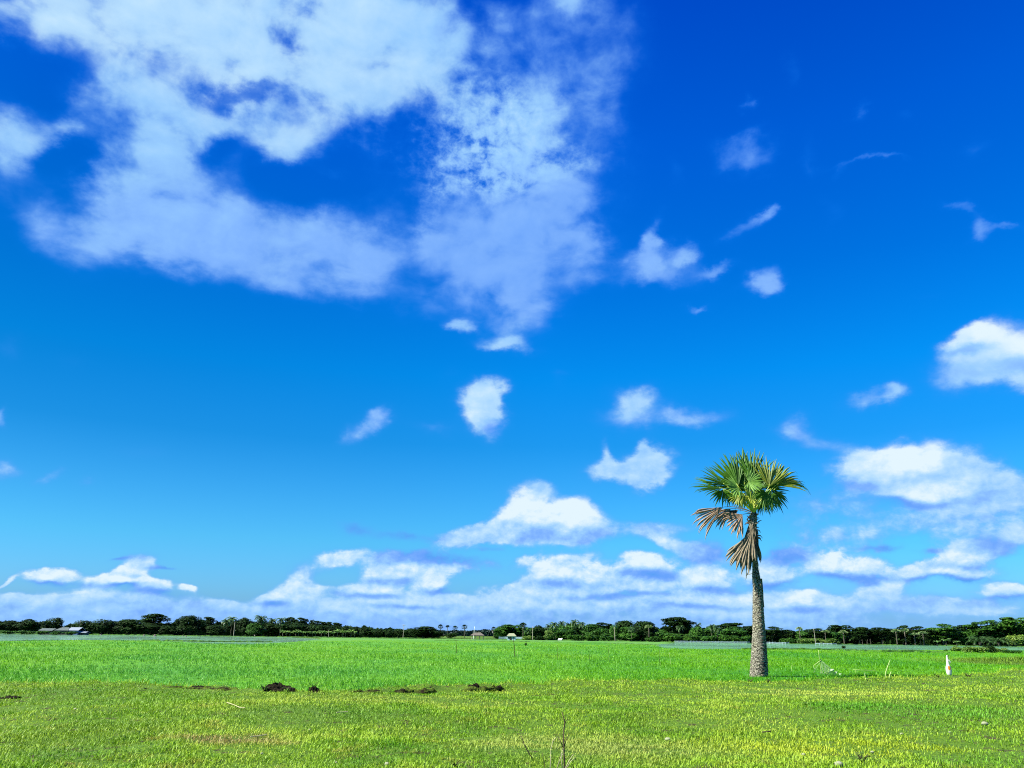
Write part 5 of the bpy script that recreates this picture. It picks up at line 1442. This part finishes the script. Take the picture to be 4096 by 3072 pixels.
def twig(root, name, pts, r_, mat):
    mb = MB(); n = len(pts); mb.tube(pts, [r_ * (1 - .5 * i / (n - 1)) for i in range(n)], 6); return mb.build(name, mat, root, True)
g = onto(3540, 2716); root = empty('bamboo_stake', g); tag(root, 'slanting bamboo stake between the netting and the white marker', 'stake')
twig(root, 'shaft', [Vector((0, 0, -.1))] + [on_y(x, y, g.y) - g for x, y in ((3543, 2690), (3550, 2668), (3555, 2655), (3561, 2639))], .026, m_bamboo)
g = onto(3556, 2712); root = empty('broken_stake', g); tag(root, 'short broken stake with a knob, just right of the slanting bamboo', 'stake')
twig(root, 'shaft', [Vector((0, 0, -.1))] + [on_y(x, y, g.y) - g for x, y in ((3560, 2698), (3565, 2687), (3569, 2690))], .028, m_bamboo)
g = onto(3166, 2702); root = empty('bamboo_stake', g); tag(root, 'short upright pale stake right of the big palm trunk', 'stake')
twig(root, 'shaft', [Vector((0, 0, -.1))] + [on_y(x, y, g.y) - g for x, y in ((3166, 2680), (3168, 2659))], .018, m_bamboo)
g = onto(3425, 2712); root = empty('bamboo_rail', g); tag(root, 'thin horizontal bamboo rail on a prop between the netting and the slanting stake', 'rail')
twig(root, 'rail', [on_y(x, y, g.y) - g for x, y in ((3412, 2679), (3450, 2680.5), (3498, 2682), (3505, 2686), (3513, 2692))], .015, m_bamboo)
twig(root, 'prop', [Vector((0, 0, -.1)), on_y(3423, 2680, g.y) - g], .02, m_bamboo)
twig(root, 'prop', [on_z(3464, 2716, 0) - g, on_y(3457, 2690, g.y) - g], .02, m_bamboo)

# forked stake with torn netting
g = onto(3289, 2714); root = empty('netting_stake', g); tag(root, 'forked dead branch stake with torn pale netting hanging from it', 'stake')
def NP(x, y, d_=0): return on_y(3200 + x / 8.508, 2580 + y / 8.508, g.y + d_) - g
twig(root, 'branch', [NP(770, 1130), NP(745, 990), NP(712, 830), NP(690, 700), NP(680, 600), NP(705, 540)], .026, m_bamboo)
twig(root, 'branch', [NP(725, 530), NP(665, 480), NP(650, 380), NP(640, 260), NP(628, 175)], .032, m_bamboo)
twig(root, 'branch', [NP(730, 522), NP(640, 570), NP(560, 630), NP(480, 690), NP(450, 730)], .028, m_bamboo)
twig(root, 'branch', [NP(1010, 1100), NP(930, 1010), NP(810, 860)], .025, m_bamboo)
twig(root, 'branch', [NP(910, 1020), NP(980, 900), NP(970, 790)], .022, m_bamboo)
twig(root, 'branch', [NP(1120, 1010, .1), NP(1125, 900, .1)], .02, m_bamboo)
twig(root, 'string', [NP(730, 545), NP(860, 640), NP(970, 725), NP(1060, 800)], .014, m_rag)
twig(root, 'string', [NP(450, 725), NP(520, 850), NP(440, 980)], .01, m_rag)
twig(root, 'string', [NP(715, 560), NP(560, 760), NP(480, 930)], .01, m_rag)
def rag(pts, name='rag'):
    rr = random.Random(len(pts)); n = len(pts); c = sum((p for p in pts), Vector()) / n; mb = MB(); vs = [c + Vector((0, -.12, 0))] + [p + Vector((0, rr.uniform(-.1, .1), 0)) for p in pts]
    mb.add(vs, [(0, i + 1, (i + 1) % n + 1) for i in range(n)]); o = mb.build(name, m_rag, root); md = o.modifiers.new('t', 'SOLIDIFY'); md.thickness = .02
rag([NP(1040, 820), NP(1140, 810), NP(1150, 870), NP(1110, 900), NP(1040, 890), NP(980, 940), NP(1000, 870)])
rag([NP(1180, 930), NP(1240, 900), NP(1280, 940), NP(1220, 960), NP(1200, 1000)])
rag([NP(1310, 970), NP(1380, 960), NP(1410, 1000), NP(1370, 1040), NP(1370, 1150), NP(1335, 1090), NP(1330, 1020)])
rag([NP(1640, 1090), NP(1700, 1110), NP(1760, 1150), NP(1680, 1130)])
mb = MB()                                                        # what is left of the net: thin crossing threads
rr = random.Random(8)
for i in range(9):
    u = i / 8; a_ = NP(720 - 60 * u, 560 + 420 * u); b_ = NP(1060 + 240 * u, 800 + 260 * u); mb.tube([a_, (a_ + b_) / 2 + Vector((0, rr.uniform(-.1, .1), -.06)), b_], .009, 4)
for i in range(9):
    u = (i + .5) / 9; a_ = NP(730 + 330 * u, 545 + 255 * u); b_ = NP(670 + 590 * u, 980 + 90 * u); mb.tube([a_, b_], .009, 4)
mb.build('net', m_rag, root)

# ------------------------------------------------------------------ white bottle shaped marker
g = onto(3798, 2703); root = empty('bottle_marker', g); sc_ = g.y / FPX * 1.02
tag(root, 'white bottle shaped marker with an orange brown patch standing in the grass', 'marker')
prof = [(.0, 0), (.28, .01), (.42, .05), (.50, .16), (.52, .28), (.50, .38), (.42, .46), (.32, .53), (.26, .60), (.235, .68), (.215, .76), (.185, .84), (.175, .92), (.15, .985), (.0, 1.0)]
H_ = 72 * sc_; W_ = 19.5 * sc_; mb = MB(); n = 24; vs = []; fs = []
for r_, z in prof:
    cx = .0 if z < .45 else (z - .45) * .035 * H_
    for k in range(n): a_ = k * 6.283185 / n; vs.append((cx + math.cos(a_) * r_ * W_, math.sin(a_) * r_ * W_ * .8, z * H_))
for i in range(len(prof) - 1):
    for k in range(n): fs.append((i * n + k, i * n + (k + 1) % n, (i + 1) * n + (k + 1) % n, (i + 1) * n + k))
mb.add(vs, fs); o = mb.build('body', m_marker, root, True); md = o.modifiers.new('s', 'SUBSURF'); md.levels = md.render_levels = 1
q = lambda x, y: Vector(((x - 830) / 13.825 * sc_, -W_ * .1, (1430 - y) / 13.825 * sc_))
mb = MB(); mb.tube([q(862, 700), q(900, 672), q(935, 700), q(955, 760), q(968, 850)], [.02, .022, .022, .02, .006], 6); mb.build('strip', m_marker, root, True)
mb = MB(); mb.tube([q(845, 490), q(895, 470), q(955, 452)], [.022, .018, .006], 6); mb.build('cord_end', m_dkstick, root, True)

# ------------------------------------------------------------------ mud, stones, stems on the bank
def mudlump(x, y, w_, h_, label, deep=.6):
    g = onto(x, y); s_ = g.y / FPX; rr = random.Random(int(x)); mb = MB(); n = 26; m_ = 9; vs = []; fs = []
    for i in range(m_ + 1):
        e = i / m_ * math.pi / 2
        for k in range(n):
            a_ = k * 6.283185 / n; j = 1 + .28 * math.sin(a_ * 3 + x) * math.sin(e * 5 + a_ * 2) + rr.uniform(-.10, .10)
            vs.append((math.cos(a_) * math.cos(e) * w_ * .5 * s_ * j, math.sin(a_) * math.cos(e) * w_ * .5 * deep * s_ * j, math.sin(e) * h_ * s_ * j - .04))
    for i in range(m_):
        for k in range(n): fs.append((i * n + k, i * n + (k + 1) % n, (i + 1) * n + (k + 1) % n, (i + 1) * n + k))
    mb.add(vs, fs); o = mb.build('mud_lump', m_mud, None, False); o.location = g + Vector((0, .1, 0)); tag(o, label, 'mud lump'); return g, s_
mudlump(1108, 2767, 118, 30, 'largest black mud lump on the lip of the bank', .5)
mudlump(1165, 2771, 60, 12, 'low black mud lump trailing right of the largest one', .5)
mudlump(1252, 2769, 46, 22, 'black mud lump overgrown by a dark weed')
mudlump(790, 2752, 50, 12, 'small dark mud lump at the left of the bank lip')
mudlump(575, 2757, 18, 8, 'tiny dark mud lump alone on the left bank')
mudlump(1496, 2769, 70, 11, 'flat dark mud lump in the broken lip, left of two')
mudlump(1602, 2769, 60, 13, 'flat dark mud lump in the broken lip, right of two')
mudlump(1898, 2754, 52, 19, 'rounded black mud lump near the middle of the bank lip')
mudlump(1690, 2785, 46, 6, 'thin dark hole of mud in the turf below the broken lip')
mudlump(30, 2793, 90, 12, 'dark muddy patch at the left edge of the turf')
def weedplant(x, y, h_, label, mat, n=26, spread=.9):
    g = onto(x, y); s_ = g.y / FPX * h_; rr = random.Random(int(x)); root = empty('weed_plant', g); tag(root, label, 'weed'); mb = MB(); st = MB()
    for i in range(n):
        a_ = rr.uniform(0, 6.283); ln = s_ * rr.uniform(.4, 1.0); tip = Vector((math.cos(a_) * ln * spread * .6, math.sin(a_) * ln * spread * .5, ln * rr.uniform(.5, 1)))
        st.tube([(0, 0, -.02), tip * .5 + Vector((0, 0, ln * .12)), tip], [.006, .005, .003], 4, cap=False)
        for k in range(4):
            p = tip * rr.uniform(.35, 1); d = Vector((rr.gauss(0, 1), rr.gauss(0, 1), rr.gauss(0, .6))).normalized(); w_ = d.cross(Vector((0, 0, 1))).normalized() * .018; ll = s_ * rr.uniform(.12, .22)
            mb.add([p, p + d * ll * .5 + w_, p + d * ll, p + d * ll * .5 - w_], [(0, 1, 2, 3)])
    mb.build('leaves', mat, root); st.build('stem', m_drystem, root)
weedplant(1252, 2766, 44, 'dark spiky weed growing on the bank lip right of the largest mud lump', m_dark, 30)
weedplant(1100, 2752, 30, 'small dark weed on top of the largest mud lump', m_dark, 22, 1.4)
weedplant(1060, 2764, 30, 'small green weed at the left end of the largest mud lump', m_mid, 26, 1.3)
weedplant(1150, 2764, 26, 'small green weed on the right slope of the largest mud lump', m_mid, 24, 1.5)
weedplant(3000, 2729, 16, 'low grass tuft at the left foot of the lone palm', m_light, 24, 1.6)
weedplant(3072, 2729, 16, 'low grass tuft at the right foot of the lone palm', m_light, 24, 1.6)
weedplant(1370, 2762, 34, 'thin green weed on the lip right of the dark spiky one', m_mid, 18)
weedplant(3448, 3052, 50, 'bright leafy weed in a dark hollow at the bottom right of the turf', m_light, 16, 1.3)
weedplant(1820, 3066, 26, 'bright leafy sprig at the bottom edge, left of the dry stems', m_light, 12, 1.6)
weedplant(3875, 2708, 20, 'dark low weed just right of the white marker', m_mid, 18, 1.8)
weedplant(3755, 2710, 18, 'dark low weed just left of the white marker', m_mid, 18, 1.8)

g = onto(2256, 3092); root = empty('dry_weed', g); tag(root, 'tall dark dry weed with bare forking stems in the foreground turf', 'dry weed')
def FP(x, y, d_=0): return on_y(2000 + x / 4.424, 2800 + y / 4.424, g.y + d_) - g
def fstem(nm, pl, r_, mt): twig(root, nm, [FP(*p) for p in pl], r_, mt)
fstem('stem', ((1140, 1300), (1140, 1180), (1135, 1000), (1125, 700), (1130, 520), (1145, 400), (1125, 300), (1095, 210)), .011, m_drystem)
fstem('twig', ((1145, 410), (1190, 345), (1210, 300)), .005, m_drystem)
fstem('twig', ((1130, 840), (1175, 700), (1225, 590)), .006, m_drystem)
fstem('twig', ((1122, 850), (1075, 740), (1020, 640)), .006, m_drystem)
fstem('stem', ((1120, 1250, -.1), (1090, 1100, -.1), (1085, 950, -.1), (1120, 850, -.05)), .006, m_palestem)
fstem('stem', ((890, 1300, -.1), (890, 1180, -.1), (905, 850, -.1), (940, 720, -.1), (1000, 650, -.1)), .006, m_palestem)
fstem('stem', ((1150, 1230, -.15), (1220, 1080, -.15), (1300, 960, -.15)), .007, m_palestem)
fstem('stem', ((1180, 1200, -.2), (1260, 1080, -.2), (1340, 1010, -.2)), .005, m_palestem)
fstem('stem', ((805, 1300), (790, 1150), (765, 1010), (750, 930)), .005, m_drystem)
fstem('stem', ((990, 1260, -.1), (1060, 1050, -.1), (1120, 940, -.1)), .005, m_palestem)
g = onto(2140, 3036); root = empty('dry_weed', g); tag(root, 'single bare dark stem bending left of the tall dry weed', 'dry weed')
fstem('stem', ((600, 1060), (550, 1000), (480, 890), (430, 790), (395, 680), (370, 620)), .008, m_drystem)
for i, (pts_, lb) in enumerate((([(905, 2820), (935, 2830), (958, 2841), (978, 2843)], 'pale curved straw lying on the left turf'), ([(1000, 2961), (1035, 2958), (1064, 2953)], 'pale straight straw lying on the brown patch of turf'),
                             ([(1345, 2861), (1390, 2858)], 'short thin straw lying in the middle of the turf'), ([(3050, 2941), (3085, 2937)], 'short dark straw lying on the right turf'))):
    w3 = [onto(*p) + Vector((0, 0, .05)) for p in pts_]; mb = MB(); mb.tube(w3, .008 if i != 3 else .012, 5); o = mb.build('straw', m_palestem if i != 3 else m_drystem); tag(o, lb, 'straw')
SN = [(1812, 2965, 11, 'pale round stone on the turf in the middle foreground'), (300, 2842, 12, 'pale stone on the left turf'), (1548, 3066, 22, 'pale stone at the bottom edge of the turf'),
      (3940, 2903, 26, 'whitish flat stone on the far right turf'), (3215, 3027, 18, 'pale stone in the lower right turf'), (2672, 2966, 24, 'pale flat stone right of the dry weed'),
      (3608, 2942, 14, 'small pale stone right of centre on the turf'), (3355, 3068, 34, 'broad grey stone at the bottom edge by the leafy weed'), (1047, 3022, 11, 'tiny pale stone on the brown patch of turf'),
      (1240, 2925, 10, 'tiny pale stone above the brown patch of turf'), (3800, 2935, 9, 'tiny pale stone near the flat whitish one'), (3490, 3016, 14, 'pale pebble right above the leafy weed'),
      (1345, 3058, 10, 'tiny pale stone left of the bottom edge stone'), (715, 3030, 10, 'tiny pale stone in the lower left turf')]
for x, y, w_, lb in SN:
    g = onto(x, y); s_ = g.y / FPX * w_ * .5; rr = random.Random(int(x)); mb = MB(); n = 10; vs = []; fs = []
    for i in range(6):
        e = -1.2 + i * .5
        for k in range(n): a_ = k * 6.283 / n; j = 1 + rr.uniform(-.16, .16); vs.append((math.cos(a_) * math.cos(e) * s_ * j, math.sin(a_) * math.cos(e) * s_ * j * .8, math.sin(e) * s_ * .55 * j))
    for i in range(5):
        for k in range(n): fs.append((i * n + k, i * n + (k + 1) % n, (i + 1) * n + (k + 1) % n, (i + 1) * n + k))
    fs += [tuple(range(n - 1, -1, -1)), tuple(5 * n + k for k in range(n))]
    mb.add(vs, fs); o = mb.build('stone', m_stone, None, True); o.location = g + Vector((0, 0, s_ * .25 + .02)); tag(o, lb, 'stone')
